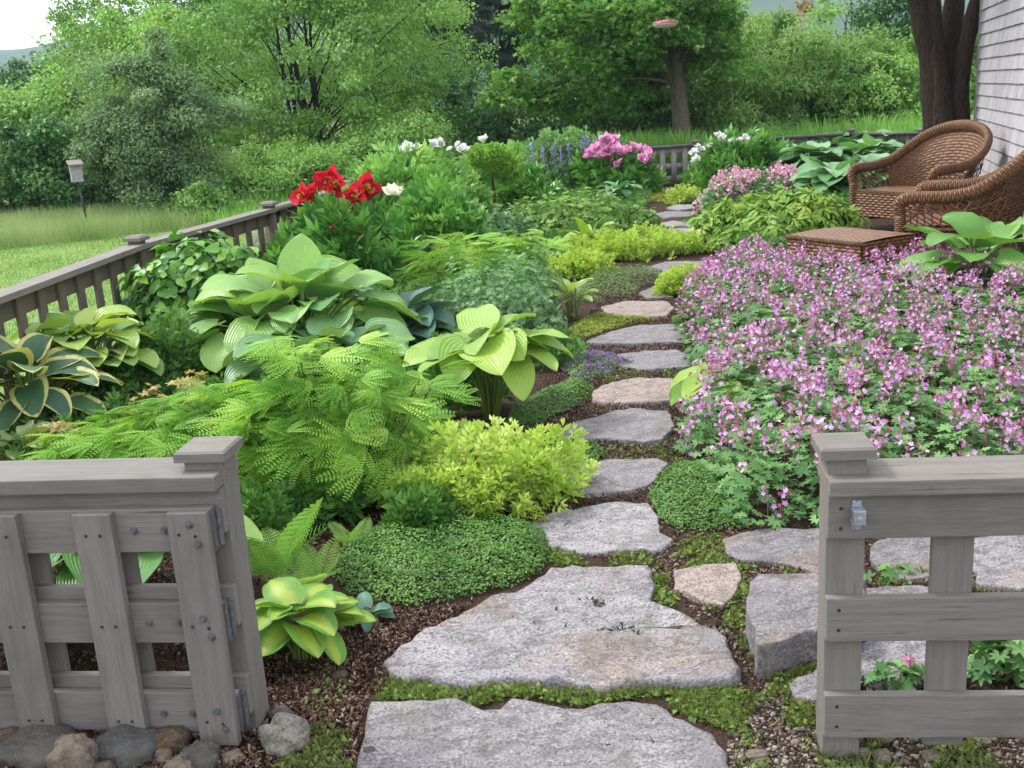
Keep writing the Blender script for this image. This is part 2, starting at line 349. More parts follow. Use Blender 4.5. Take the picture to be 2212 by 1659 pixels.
# ------------------------------------------------------------------ weathered grey fence
def wood_mat(name, a_, b_, stain=.35):
    n = N(name); p = n.obj()
    gr = n.noise(9, n.mapv(p, (1, 1, 1)), 6, .65); st = n.noise(5, p, 5); a, x = n.attr()
    fine = n.noise(60, n.mapv(p, (.6, 1, .6)), 4, .7)
    c = n.ramp(n.math('ADD', n.math('MULTIPLY', gr, .6), n.math('MULTIPLY', fine, .4)), [(.3, a_), (.7, b_)])
    c = n.mix(n.math('MULTIPLY', n.ramp(st, [(.52, (0, 0, 0)), (.75, (1, 1, 1))]), stain), c, rgb(98, 98, 80, .8))
    return n.bsdf(c, .72, n.bump(n.math('ADD', gr, fine), .3, .004), .25)
def plank_mat(name, a_, b_, axis):
    n = N(name); sc = [14, 14, 14]; sc[axis] = .9
    v = n.mapv(n.obj(), tuple(sc)); g = n.noise(4, v, 6, .62, .4); f = n.noise(16, v, 4, .7); st = n.noise(4, n.obj(), 5)
    a, x = n.attr()
    c = n.ramp(n.math('ADD', n.math('MULTIPLY', g, .65), n.math('MULTIPLY', f, .35)), [(.28, a_), (.72, b_)])
    c = n.mix(n.math('MULTIPLY', n.ramp(g, [(.60, (0, 0, 0)), (.7, (1, 1, 1))]), .35), c, tuple(q * .5 for q in a_[:3]) + (1,))
    c = n.mix(n.math('MULTIPLY', n.ramp(st, [(.5, (0, 0, 0)), (.72, (1, 1, 1))]), .45), c, rgb(104, 102, 78, .85))
    kn = n.vor(1.0, n.mapv(n.obj(), tuple(3.2 if q == axis else 11. for q in range(3)))); c = n.mix(n.math('MULTIPLY', n.ramp(kn, [(.03, (1, 1, 1)), (.10, (0, 0, 0))]), .55), c, rgb(72, 60, 52, .8))
    ck = n.noise(3, n.mapv(n.obj(), tuple(1.2 if q == axis else 40. for q in range(3))), 3, .6); c = n.mix(n.math('MULTIPLY', n.ramp(ck, [(.665, (0, 0, 0)), (.69, (1, 1, 1))]), .6), c, rgb(64, 58, 54, .7))
    c = n.mix(.5, c, n.mix(1., c, n.ramp(x[2], [(0, (.85, .85, .87)), (1, (1.1, 1.08, 1.06))]), 'MULTIPLY'))
    return n.bsdf(c, .7, n.bump(n.math('ADD', g, f), .3, .004), .25)
W1, W2 = rgb(124, 119, 114, .82), rgb(162, 156, 151, .82)
M_WX, M_WZ = plank_mat('weathered_board', W1, W2, 0), plank_mat('weathered_picket', W1, W2, 2)
M_FX, M_FZ = plank_mat('lit_gate_board', rgb(150, 144, 142, 1.1), rgb(182, 174, 172, 1.1), 0), plank_mat('lit_gate_picket', rgb(150, 144, 142, 1.1), rgb(182, 174, 172, 1.1), 2)  # far gate copy of the weathered wood, sky light painted into its paler colour
D1, D2 = rgb(112, 100, 88, .75), rgb(142, 128, 116, .75)
M_DX, M_DZ = plank_mat('brown_grey_board', D1, D2, 0), plank_mat('brown_grey_picket', D1, D2, 2)
M_ZINC = flat_mat('zinc_hardware', rgb(118, 120, 124, .9), .45, .35, 60, .5, .35, .2)
M_NAIL = flat_mat('dark_nail', rgb(60, 58, 66), .5, .2, 60)

def brick_box(name, lo, hi, mat, par, bev=.003):
    b = Buf(); b.box(lo, hi); return b.build(name, mat, par, True, bev)
def post_with_cap(par, x0, y0, hgt=.80, s=.09, mat=None, capm=None, bev=.003, small=False):
    p = brick_box('post', (x0, y0, -.25), (x0 + s, y0 + s, hgt), mat or M_WZ, par, bev)
    b = Buf(); e = .018; z = hgt
    b.box((x0 - e, y0 - e, z), (x0 + s + e, y0 + s + e, z + .022))
    V = np.array([(x0 - e, y0 - e), (x0 + s + e, y0 - e), (x0 + s + e, y0 + s + e), (x0 - e, y0 + s + e)]); ce = V.mean(0)
    o = [(*v, z + .0225) for v in V]; i = [(*(ce + (v - ce) * .91), z + .0285) for v in V]
    b.quads(o + i, [[0, 1, 5, 4], [1, 2, 6, 5], [2, 3, 7, 6], [3, 0, 4, 7], [4, 5, 6, 7]])
    cp = b.build('cap', capm or M_WX, p, False); return p
def nail_dots(par, pts, y, rad=.0045, mat=None, name='nail'):
    for (x, z) in pts:
        b = Buf(); b.tube([(x, y + .004, z), (x, y - .0015, z)], [rad, rad], 8); b.build(name, mat or M_NAIL, par, False)
# right fence beside the opening
RF = empty('garden_fence', (.72, 2.331, 0), -.107, 'grey wooden fence with latch keeper on its end post, right of the opening', 'fence', 'weathered garden fences')
post_with_cap(RF, 0, .0)
brick_box('cap_rail', (-.003, -.052, .722), (2.6, .105, .760), M_WX, RF, .004)
for lo, hi in ((.608, .719), (.341, .455), (.078, .195)): brick_box('rail', (-.001, -.026, lo), (2.6, -.001, hi), M_WX, RF)
for k in range(9): brick_box('picket', (.245 + .25 * k, .0, .04), (.34 + .25 * k, .022, .715), M_WZ, RF)
nail_dots(RF, [(x, z) for z in (.635, .685, .372, .425, .11, .165) for x in (.028,)], -.026)
b = Buf()                                                        # latch keeper
b.box((.052, -.030, .632), (.075, -.0265, .705)); b.box((.048, -.055, .655), (.079, -.0305, .662)); b.box((.048, -.055, .684), (.079, -.0305, .690))
b.box((.050, -.060, .655), (.0775, -.0555, .690))
b.tube([(.0635, -.026, .698), (.0635, -.034, .698)], [.007, .007], 10); b.tube([(.0635, -.026, .640), (.0635, -.034, .640)], [.007, .007], 10); b.tube([(.0635, -.06, .672), (.0635, -.064, .672)], [.006, .006], 10)
b.build('latch_keeper', flat_mat('bright_zinc', rgb(172, 180, 190, 1.2), .38, .25, 60, .5, .5, .2), RF, True, .0015)
# left fence and the open gate folded back against it
LF = empty('garden_fence', (-.760, 2.60, 0), math.pi - .125 - math.pi, 'grey wooden fence with capped end post behind the open gate', 'fence', 'weathered garden fences')
post_with_cap(LF, -.098, .0, .80, .10)
brick_box('cap_rail', (-2.2, -.058, .735), (.003, .11, .775), M_WX, LF, .004)
for lo, hi in ((.608, .730), (.345, .458), (.08, .195)): brick_box('rail', (-2.2, -.025, lo), (.001, -.001, hi), M_WX, LF)
for k in range(8): brick_box('picket', (-.37 - .25 * k, .0, .04), (-.275 - .25 * k, .022, .73), M_WZ, LF)
GT = empty('garden_gate', (-.760, 2.60, 0), -.125, 'open grey picket gate with bolt heads, folded back against the fence', 'gate')
for lo, hi in ((.571, .690), (.310, .425), (.045, .160)): brick_box('rail', (-1.25, -.056, lo), (-.02, -.030, hi), M_WX, GT)
for x0, x1 in ((-.128, -.022), (-.382, -.278), (-.640, -.536), (-.90, -.795), (-1.16, -1.055)): brick_box('picket', (x0, -.083, .018), (x1, -.057, .688), M_WZ, GT)
nail_dots(GT, [(x + d, z) for x in (-.330, -.588) for d in (-.02, .018) for z in (.63, .372, .09)] + [(-.10, z) for z in (.63, .372, .09)] + [(-.057, z) for z in (.625, .367, .085)], -.083)
for zc in (.632, .37, .098):
    for x, dz, y in ((-.232, 0, -.056), (-.150, 0, -.056), (-.068, .025, -.083), (-.052, -.028, -.083)):
        b = Buf(); z = zc + dz
        b.tube([(x, y, z), (x, y - .003, z)], [.0105, .0105], 14); b.tube([(x, y - .003, z), (x, y - .010, z)], [.0068, .0062], 6)
        b.build('bolt', M_ZINC, GT, False)
for zc in (.632, .37, .098):
    b = Buf(); b.box((-.0195, -.058, zc - .055), (-.016, -.010, zc + .055)); b.tube([(-.012, -.030, zc - .05), (-.012, -.030, zc + .05)], [.008, .008], 8); b.build('hinge', M_ZINC, GT, False)

def fence_run(par, A, B, hgt, near, post=True, sgn=1, z0=.0, mx=None, mz=None, sp=.255):
    """one bay from A to B; pickets on the garden side"""
    A, B = np.array(A), np.array(B); d = B - A; L = np.linalg.norm(d); a = math.atan2(d[1], d[0])
    M = Matrix.Translation((A[0], A[1], 0)) @ Matrix.Rotation(a, 4, 'Z')
    mx, mz = mx or M_DX, mz or M_DZ
    def bx(nm, lo, hi, m):
        b = Buf(); b.box(lo, hi, 0); o = b.build(nm, m, par, True, .003 if near else 0); o.matrix_local = M; return o
    bx('cap_rail', (-.0, -.07, hgt), (L - .001, .075, hgt + .038), M_WX)
    for lo, hi in ((hgt - .125, hgt - .004), (hgt * .43, hgt * .43 + .1), (.07, .17)): bx('rail', (.05, .002 * sgn if sgn > 0 else -.024, lo), (L - .05, .026 if sgn > 0 else -.002, hi), mx)
    k = int(L / sp)
    for i in range(1, k):
        x = L * i / k; bx('picket', (x - .045, -.022 if sgn > 0 else .0, .03), (x + .045, .0 if sgn > 0 else .022, hgt - .006), mz)
    if post:
        p = bx('post', (-.045, -.045, -.2), (.045, .045, hgt + .062), mz)
        b = Buf(); b.box((-.068, -.068, hgt + .0625), (.068, .068, hgt + .085)); z = hgt + .0855
        V = np.array([(-.068, -.068), (.068, -.068), (.068, .068), (-.068, .068)])
        b.quads([(*v, z) for v in V] + [(*(v * .75), z + .016) for v in V], [[0, 1, 5, 4], [1, 2, 6, 5], [2, 3, 7, 6], [3, 0, 4, 7], [4, 5, 6, 7]])
        c = b.build('cap', M_WX, p, False)
FF = empty('garden_fence', (FL[0][0], FL[0][1], 0), 0, 'long brownish fence with capped posts beside the mown lawn', 'fence', 'weathered garden fences')
for i in range(len(FL) - 1):
    r_ = FL[0]; fence_run(FF, (FL[i][0] - r_[0], FL[i][1] - r_[1]), (FL[i + 1][0] - r_[0], FL[i + 1][1] - r_[1]), .744, i < 3)
BF = empty('garden_fence', (-1.2, 19.2, 0), 0, 'far grey fence with a picket gate at the end of the path', 'fence', 'weathered garden fences')
BP = [(-1.2, 19.2), (1.1, 19.1), (2.46, 18.85), (3.46, 18.95), (4.5, 19.6), (6.33, 19.45), (7.05, 18.06), (8.3, 16.6)]
for i in range(len(BP) - 1):
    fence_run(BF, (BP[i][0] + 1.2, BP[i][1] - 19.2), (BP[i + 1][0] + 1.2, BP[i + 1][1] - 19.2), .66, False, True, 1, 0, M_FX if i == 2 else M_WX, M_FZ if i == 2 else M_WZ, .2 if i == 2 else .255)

# ------------------------------------------------------------------ grey shingled house at the right edge
n = N('grey_shingle'); a, x = n.attr(); v = n.mapv(n.obj(), (30, 30, 3)); g = n.noise(2, v, 5, .6)
c = n.mix(.55, n.ramp(x[2], [(0, rgb(174, 168, 174, 1.05)), (.5, rgb(196, 191, 197, 1.05)), (1, rgb(210, 206, 211, 1.05))]), n.ramp(g, [(.3, rgb(166, 160, 166, 1.05)), (.7, rgb(213, 208, 213, 1.05))]))
M_SHING = n.bsdf(c, .8, n.bump(g, .3, .004), .2)
M_TRIM = flat_mat('grey_trim', rgb(170, 168, 162, .9), .7, .12, 8)
hc = AT(2114, 150, 14.0); hd = unit(np.array([-.30, -1.0])); 
HO = empty('shingled_house', (hc[0], hc[1], 0), math.atan2(hd[1], hd[0]), 'grey shingled house wall behind the tree and wicker chairs', 'house')
# local x runs along the wall towards the viewer, local -y faces the garden
b = Buf(); b.box((.03, .012, -.2), (9, 5.0, 4.6)); b.build('wall', M_TRIM, HO, False)
b = Buf(); row = 0; z = .18
while z < 4.5:
    xx = .0 + RS.rand() * -.1; 
    while xx < 8.9:
        wd = RS.uniform(.09, .24); x0, x1 = max(xx, .09), min(xx + wd - .004, 8.95)
        if x1 - x0 > .02:
            t = RS.uniform(-.002, .002); zb = z + RS.uniform(-.003, .003)
            V = [(x0, -.020 + t, zb), (x1, -.020 + t, zb), (x1, .004, z + .165), (x0, .004, z + .165), (x0, .010, zb), (x1, .010, zb)]
            b.quads(V, [[0, 1, 2, 3], [0, 4, 5, 1]])
        xx += wd
    z += .145
b.build('shingle', M_SHING, HO, False)
brick_box('corner_board', (-.03, -.028, -.1), (.085, .09, 4.6), M_TRIM, HO)
b = Buf(); b.quads([(-.4, -.5, 4.45), (9.2, -.5, 4.45), (9.2, 2.6, 6.6), (-.4, 2.6, 6.6), (-.4, 5.5, 4.45), (9.2, 5.5, 4.45)], [[0, 1, 2, 3], [3, 2, 5, 4]]); b.build('roof', M_WX, HO, False)

# ------------------------------------------------------------------ stepping stones
def stone_mat(name, a_, b_, sp=(.2, .19, .2), pat=None, pale=.5):
    n = N(name); p = n.obj(); f = n.noise(5, p, 6, .6); s1 = n.noise(105, p, 3, .8); s2 = n.vor(120, p); big = n.noise(2.2, p, 4)
    c = n.ramp(f, [(.3, a_), (.7, b_)])
    if pat: c = n.mix(n.ramp(big, [(.5, (0, 0, 0)), (.62, (1, 1, 1))]), c, pat)
    c = n.mix(n.ramp(s1, [(.51, (0, 0, 0)), (.60, (.9, .9, .9))]), c, tuple(v * .5 for v in sp) + (1,)); c = n.mix(n.ramp(s1, [(.30, (pale, pale, pale)), (.42, (0, 0, 0))]), c, (.56, .54, .56, 1))
    cr = n.noise(3.2, n.mapv(p, (1, 2.2, 1)), 8, .7); crk = n.ramp(n.math('ABSOLUTE', n.math('SUBTRACT', cr, .5)), [(.0, (1, 1, 1)), (.02, (0, 0, 0))])
    c = n.mix(n.math('MULTIPLY', crk, .14), c, (.12, .11, .10, 1))
    li = n.noise(7, p, 7, .72); c = n.mix(n.math('MULTIPLY', n.ramp(li, [(.54, (0, 0, 0)), (.66, (1, 1, 1))]), .5), c, rgb(128, 124, 104, .8))
    wt = n.noise(3.3, p, 6, .65); c = n.mix(n.math('MULTIPLY', n.ramp(wt, [(.52, (0, 0, 0)), (.62, (1, 1, 1))]), .3), c, rgb(118, 112, 112, .8))
    return n.bsdf(c, .85, n.bump(n.math('ADD', n.math('ADD', f, n.math('MULTIPLY', s1, .35)), n.math('ADD', n.math('MULTIPLY', crk, -.15), n.math('MULTIPLY', n.noise(22, p, 5, .65), 1.1))), .9, .016), .25)
M_GRAN = stone_mat('pale_granite', rgb(174, 168, 172, .82), rgb(214, 208, 212, .82))
M_GRAN2 = stone_mat('grey_granite', rgb(152, 146, 150, .8), rgb(190, 183, 187, .8))
M_PINK = stone_mat('pink_granite', rgb(186, 164, 156, .85), rgb(210, 190, 180, .85))
M_PATCH = stone_mat('granite_pink_patch', rgb(166, 160, 166, .8), rgb(206, 200, 206, .8), (.2, .19, .2), rgb(180, 164, 156, .85))
M_GREY = stone_mat('slate_grey_stone', rgb(148, 142, 148, .8), rgb(176, 168, 172, .8), (.2, .19, .19), rgb(168, 150, 142, .85))
STONES = []
def slab(px, mat, label, top=.045, rough=.006, th=.16, lip=1., seed=0, dent=()):
    """flat stone: outline of the visible top face, real thickness below"""
    P = np.array([G(x, y, top)[:2] for x, y in px]); 
    nx = np.roll(P, -1, 0); out = []
    for a_, b_ in zip(P, nx):                                    # chipped outline
        L = np.linalg.norm(b_ - a_); k = max(1, int(L / .035)); nrm = np.array([b_[1] - a_[1], a_[0] - b_[0]]) / max(L, 1e-6)
        for i in range(k):
            t = i / k; out.append(a_ + (b_ - a_) * t + nrm * (RS.randn() * .004 if i else 0))
    R = np.array(out); STONES.append(R); c = R.mean(0); m = len(R); b = Buf(); V = []
    tilt = RS.randn(2) * .006
    def hz(xy): return top + (noise2(xy[:, 0], xy[:, 1], 2.2, seed) * .8 + noise2(xy[:, 0], xy[:, 1], 6, seed + 3) * .9) * rough + (xy - c) @ tilt
    radii = [1.02, 1.012, 1.0, .99, .955, .88, .78, .66, .54, .42, .3, .18, .08]
    for k, s in enumerate(radii):
        xy = c + (R - c) * s; z = hz(xy)
        ed = noise2(xy[:, 0], xy[:, 1], 5, seed + 9)
        if k == 0: z = np.full(m, top - th)
        elif k == 1: z = z - .04 + .010 * ed
        elif k == 2: z = z - .006 - .006 * np.abs(ed)
        elif k == 3: z = z - .001 * np.abs(ed)
        for (dx, dy, dr, dd) in dent:
            g = np.array(G(dx, dy, top)[:2]); z = z - dd * np.exp(-np.sum(((xy - g) / np.array(dr)) ** 2, 1))
        V.append(np.column_stack([xy, z]))
    V.append(np.array([[*c, hz(c[None])[0]]])); V = np.concatenate(V); Q = []
    for k in range(len(radii) - 1):
        i = np.arange(m); j = (i + 1) % m; Q.append(np.stack([k * m + i, k * m + j, (k + 1) * m + j, (k + 1) * m + i], -1))
    Q = np.concatenate(Q); b.quads(V, Q); l0 = (len(radii) - 1) * m
    b.S.append(np.full(m, 3)); b.L.append(np.array([[l0 + i, l0 + (i + 1) % m, len(V) - 1] for i in range(m)]).ravel()); b.M.append(np.zeros(m, np.int32))
    area = .5 * np.sum(R[:, 0] * np.roll(R[:, 1], -1) - np.roll(R[:, 0], -1) * R[:, 1])
    if area < 0: b.L = [l.reshape(-1, k)[:, ::-1].ravel() for l, k in zip(b.L, (4, 3))]
    o = b.build('stepping_stone', mat, None, True, 0, (c[0], c[1], 0)); tag(o, label, 'stepping stone', 'stones of the garden path'); return o
slab([(800, 1515), (870, 1512), (930, 1510), (985, 1510), (1040, 1530), (1080, 1528), (1105, 1508), (1140, 1510), (1180, 1525), (1260, 1530), (1300, 1518), (1360, 1512), (1420, 1520), (1480, 1555), (1540, 1585), (1570, 1620), (1585, 1680), (1560, 1780), (1300, 1830), (980, 1830), (800, 1780), (768, 1660)], M_GRAN2, 'broad grey granite slab nearest the fence opening, cut by the photo edge', .02, .006, .2, seed=1)
slab([(828, 1425), (860, 1395), (900, 1368), (1000, 1315), (1060, 1285), (1110, 1275), (1160, 1250), (1190, 1228), (1240, 1225), (1400, 1222), (1415, 1260), (1405, 1300), (1455, 1320), (1530, 1360), (1545, 1350), (1570, 1380), (1580, 1420), (1600, 1440), (1580, 1470), (1500, 1475), (1400, 1470), (1300, 1485), (1200, 1465), (1100, 1462), (1000, 1475), (920, 1460), (870, 1462), (840, 1445)], M_PATCH, 'largest pale boulder slab with dark mossy hollows, second stone of the path', .03, .012, .2, seed=2,
     dent=((1285, 1300, (.045, .012), .02), (1345, 1360, (.05, .03), .025), (1260, 1425, (.03, .02), .012), (1400, 1415, (.03, .012), .014), (1320, 1420, (.03, .015), .01), (1130, 1320, (.02, .03), .012)))
slab([(1140, 1130), (1180, 1112), (1260, 1095), (1330, 1085), (1400, 1085), (1420, 1110), (1425, 1150), (1455, 1165), (1430, 1185), (1340, 1190), (1240, 1190), (1180, 1175), (1150, 1160)], M_GRAN, 'pale speckled granite stone beside the gold oregano', .02, .006, seed=3)
slab([(1225, 1030), (1260, 1005), (1290, 995), (1350, 990), (1420, 990), (1445, 1000), (1420, 1030), (1395, 1050), (1330, 1062), (1260, 1068), (1235, 1055)], M_GRAN2, 'grey stone between the gold oregano and the right thyme mat', .02, .005, seed=4)
slab([(1185, 935), (1260, 905), (1330, 885), (1380, 880), (1445, 885), (1458, 920), (1430, 950), (1390, 955), (1300, 945), (1240, 950)], M_GRAN2, 'wide grey stone with pointed left end past the long stemmed hosta', .02, .006, seed=5)
slab([(1280, 842), (1320, 825), (1380, 815), (1460, 818), (1490, 825), (1480, 860), (1400, 868), (1300, 870), (1278, 862)], M_PINK, 'flat reddish stone just beyond the wide pointed grey one', .02, .004, seed=6)
slab([(1300, 775), (1330, 765), (1400, 758), (1460, 755), (1500, 775), (1495, 790), (1400, 798), (1340, 790)], M_GRAN2, 'grey stone right of the purple flowering thyme', .02, .005, seed=7)
slab([(1265, 738), (1320, 715), (1370, 702), (1440, 700), (1490, 700), (1490, 738), (1400, 740), (1300, 742)], M_GRAN2, 'grey stone with dark front edge below the moss patch', .02, .005, seed=8)
slab([(1298, 662), (1350, 650), (1440, 650), (1458, 665), (1440, 682), (1380, 686), (1310, 682)], M_PINK, 'smaller reddish stone above the moss patch', .02, .004, seed=9)
slab([(1380, 632), (1420, 615), (1455, 615), (1455, 640), (1400, 643)], M_GREY, 'small grey stone beside the low golden clump', .02, .004, seed=10)
slab([(1390, 580), (1440, 565), (1520, 563), (1528, 575), (1470, 590), (1420, 590)], M_GRAN2, 'grey stone curving round the golden mound', .02, .004, seed=11)
slab([(1430, 500), (1470, 492), (1520, 494), (1530, 505), (1500, 516), (1440, 514)], M_GRAN, 'pale stone just above the golden mound', .02, .003, seed=12)
slab([(1420, 482), (1450, 476), (1498, 478), (1500, 486), (1430, 490)], M_GRAN, 'thin pale stone level with the golden bleeding heart', .02, .003, seed=13)
slab([(1402, 465), (1440, 456), (1494, 456), (1496, 466), (1440, 470)], M_GRAN2, 'far pale stone near the bend of the path', .02, .003, seed=14)
slab([(1440, 449), (1460, 441), (1496, 441), (1500, 449), (1470, 453)], M_GRAN, 'far pale stone in front of the golden tuft', .02, .003, seed=15)
slab([(1408, 415), (1430, 405), (1462, 405), (1465, 415), (1430, 418)], M_GREY, 'farthest stone at the foot of the far gate', .02, .003, seed=16)
slab([(1455, 1232), (1500, 1222), (1590, 1216), (1602, 1250), (1580, 1290), (1560, 1308), (1500, 1288), (1455, 1270)], M_PINK, 'small pinkish stone between the mossy joints', .02, .005, seed=17)
slab([(1560, 1165), (1600, 1150), (1660, 1140), (1740, 1143), (1860, 1150), (1850, 1200), (1790, 1240), (1740, 1228), (1690, 1215), (1600, 1210), (1565, 1190)], M_GREY, 'grey and tan stone under the geranium leaves, left of the fence post', .02, .005, seed=18)
slab([(1612, 1300), (1620, 1255), (1640, 1238), (1760, 1235), (1870, 1242), (1860, 1350), (1740, 1362), (1680, 1385), (1638, 1395)], M_GREY, 'thick grey stone with dark raised front face beside the fence post', .11, .006, .2, seed=19)
slab([(1705, 1478), (1770, 1442), (1850, 1440), (1840, 1510), (1760, 1512), (1715, 1502)], M_GRAN2, 'low grey stone half hidden by the right fence post', .02, .006, seed=20)
slab([(1880, 1180), (1920, 1160), (2030, 1150), (2060, 1200), (2030, 1250), (1930, 1250), (1885, 1215)], M_GREY, 'grey stone seen through the upper fence gap', .02, .006, seed=21)
slab([(2090, 1165), (2150, 1150), (2300, 1150), (2320, 1250), (2200, 1275), (2110, 1260)], M_PATCH, 'pink and grey stone behind the rightmost fence gap', .02, .006, seed=22)
slab([(1870, 1272), (1960, 1262), (2040, 1270), (2060, 1330), (1980, 1360), (1880, 1350)], M_GREY, 'grey stone behind the middle fence rail', .02, .006, seed=23)
slab([(1850, 1400), (1900, 1375), (2010, 1370), (2050, 1400), (2030, 1470), (1900, 1480), (1850, 1450)], M_PATCH, 'pinkish stone seen through the lower fence gap', .02, .006, seed=24)

# ------------------------------------------------------------------ loose rocks
M_ROCK = {'grey': stone_mat('grey_rock', rgb(84, 80, 74, .8), rgb(122, 116, 106, .8), pale=.1), 'tan': stone_mat('tan_rock', rgb(130, 114, 98, .8), rgb(168, 150, 130, .8), pale=.1),
          'blue': stone_mat('bluish_rock', rgb(78, 82, 78, .8), rgb(112, 114, 108, .8), pale=.1), 'brown': stone_mat('brown_rock', rgb(92, 70, 50, .8), rgb(128, 102, 76, .8), pale=.05), 'white': stone_mat('pale_rock', rgb(140, 132, 120, .85), rgb(186, 178, 166, .85), pale=.2)}
TOPS = []
def rock(xc, yb, yt, wpx, kind, label, rot=0., sq=.8, seed=0, bumpy=.14):
    c, rx, ry, h = spot(xc, yb, yt, wpx, .8); bm = bmesh.new(); bmesh.ops.create_icosphere(bm, subdivisions=4, radius=1)
    for v in bm.verts:
        p = np.array(v.co); k = 1 + bumpy * float(noise2(p[0] + seed, p[1] + p[2] * .7, .5, seed)) + .05 * float(noise2(p[2] * 1.5 + seed, p[0] - p[1], 1.5, seed + 1))
        e = (abs(p[0]) ** 2.6 + abs(p[1]) ** 2.6 + abs(p[2]) ** 2.6) ** (-1 / 2.6)
        v.co = Vector((p[0] * rx * k * e, p[1] * ry * k * e, p[2] * h * .62 * k * e + h * .38))
    me = bpy.data.meshes.new('rock'); bm.to_mesh(me); bm.free(); me.materials.append(M_ROCK[kind])
    for p in me.polygons: p.use_smooth = True
    o = bpy.data.objects.new('rock', me); COL.objects.link(o); o.location = (c[0], c[1], 0); o.rotation_euler = (0, 0, rot); return tag(o, label, 'rock', 'loose rocks along the fence foot')
rock(98, 1668, 1581, 152, 'grey', 'large rounded grey rock under the open gate, leftmost of the rocks', 0, seed=1)
rock(172, 1700, 1594, 86, 'tan', 'pointed pale tan rock leaning beside the large rounded grey rock', 0, seed=2, bumpy=.2)
rock(282, 1668, 1580, 132, 'blue', 'squarish bluish grey rock under the middle gate picket', .1, seed=3)
rock(374, 1640, 1574, 78, 'brown', 'brown rock wedged under the gate rail', .3, seed=4)
rock(358, 1655, 1618, 34, 'tan', 'small pinkish tan rock in front of the brown rock', 0, seed=5)
rock(440, 1672, 1606, 74, 'grey', 'angular dark grey rock left of the post foot', .3, seed=6, bumpy=.2)
rock(392, 1690, 1640, 60, 'tan', 'flat tan rock at the bottom edge below the gate', .3, seed=7)
rock(622, 1640, 1552, 92, 'white', 'cracked pale rock with a dark seam right of the gate post', .2, seed=8, bumpy=.25)
rock(607, 1562, 1530, 46, 'grey', 'small grey rock just behind the cracked pale rock', .4, seed=9)
rock(735, 1472, 1450, 34, 'brown', 'small tan brown rock in the mulch under the yellow hosta', 0, seed=10)
rock(800, 1640, 1616, 34, 'grey', 'little grey stone at the left edge of the nearest slab', 0, seed=11)
rock(1900, 1612, 1580, 62, 'brown', 'orange brown rock under the right fence', 0, seed=12)
rock(1905, 1655, 1620, 36, 'tan', 'small egg shaped tan pebble in front of the orange brown rock', 0, seed=13)
rock(1865, 1642, 1618, 28, 'white', 'small white stone by the right fence post foot', 0, seed=14)
rock(1636, 1650, 1626, 46, 'tan', 'flat pale stone on the gravel right of the nearest slab', 0, seed=15)
rock(2060, 1600, 1580, 50, 'grey', 'dark rock in the shade under the right fence', 0, seed=16)
rock(2120, 1612, 1586, 60, 'tan', 'dull tan rock under the right fence near the photo edge', 0, seed=17)
rock(28, 1625, 1575, 60, 'brown', 'brown rock at the far left under the gate, half behind the large rounded one', .2, seed=18)
rock(230, 1700, 1650, 46, 'brown', 'small brown rock at the bottom edge between the tan and bluish rocks', .5, seed=19)
rock(505, 1655, 1625, 44, 'tan', 'flat pale rock at the foot of the gate post', .4, seed=20)
rock(1985, 1608, 1584, 40, 'grey', 'small grey rock beside the orange brown rock under the right fence', .2, seed=21)
rock(2010, 1650, 1622, 34, 'tan', 'pinkish pebble on the gravel under the right fence', .2, seed=22)
# ------------------------------------------------------------------ trees and shrubs behind the garden
def bark_mat(name, a_, b_, sc=6, bump=.9, moss=None):
    n = N(name); p = n.geo(); v = n.mapv(p, (sc, sc, sc * .28)); f = n.noise(1.6, v, 7, .65, .6); g = n.vor(2.2, v, 'Distance', 'F1'); h = n.math('ADD', f, n.math('MULTIPLY', g, .6))
    c = n.ramp(h, [(.38, a_), (.72, b_)])
    if moss: c = n.mix(n.math('MULTIPLY', n.ramp(n.noise(1.3, p, 5), [(.5, (0, 0, 0)), (.65, (1, 1, 1))]), .5), c, moss)
    return n.bsdf(c, .9, n.bump(h, bump, .06), .15)
M_BARK = bark_mat('dark_bark', rgb(12, 10, 9, .6), rgb(84, 70, 60, .7), 15, 1.)
M_BARK2 = bark_mat('grey_bark', rgb(92, 84, 74, .8), rgb(150, 138, 122, .8), 9, .7)
M_BARK3 = bark_mat('thin_bark', rgb(62, 54, 46, .8), rgb(112, 102, 88, .8), 9, .5)
k_ = .68
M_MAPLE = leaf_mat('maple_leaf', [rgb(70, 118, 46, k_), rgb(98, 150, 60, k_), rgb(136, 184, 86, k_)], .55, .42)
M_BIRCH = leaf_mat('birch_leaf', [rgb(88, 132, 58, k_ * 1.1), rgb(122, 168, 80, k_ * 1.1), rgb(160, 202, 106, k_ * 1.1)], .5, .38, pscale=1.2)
M_WILLOW = leaf_mat('willow_leaf', [rgb(96, 140, 66, k_), rgb(130, 172, 88, k_), rgb(166, 200, 118, k_)], .5, .38, pscale=1.5)
M_SAGE = leaf_mat('greygreen_leaf', [rgb(84, 118, 74, k_), rgb(112, 146, 94, k_), rgb(150, 176, 122, k_)], .6, .3, pscale=1.5)
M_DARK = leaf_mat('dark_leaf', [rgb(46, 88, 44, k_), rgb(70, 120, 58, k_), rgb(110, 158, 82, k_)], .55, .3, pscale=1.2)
M_PINE = leaf_mat('pine_needle', [rgb(22, 44, 32, .6), rgb(34, 62, 42, .6), rgb(52, 84, 54, .6)], .6, .1)
M_ORANGE = leaf_mat('russet_leaf', [rgb(110, 120, 50, k_), rgb(170, 120, 60, k_), rgb(190, 130, 80, k_)], .5, .3)
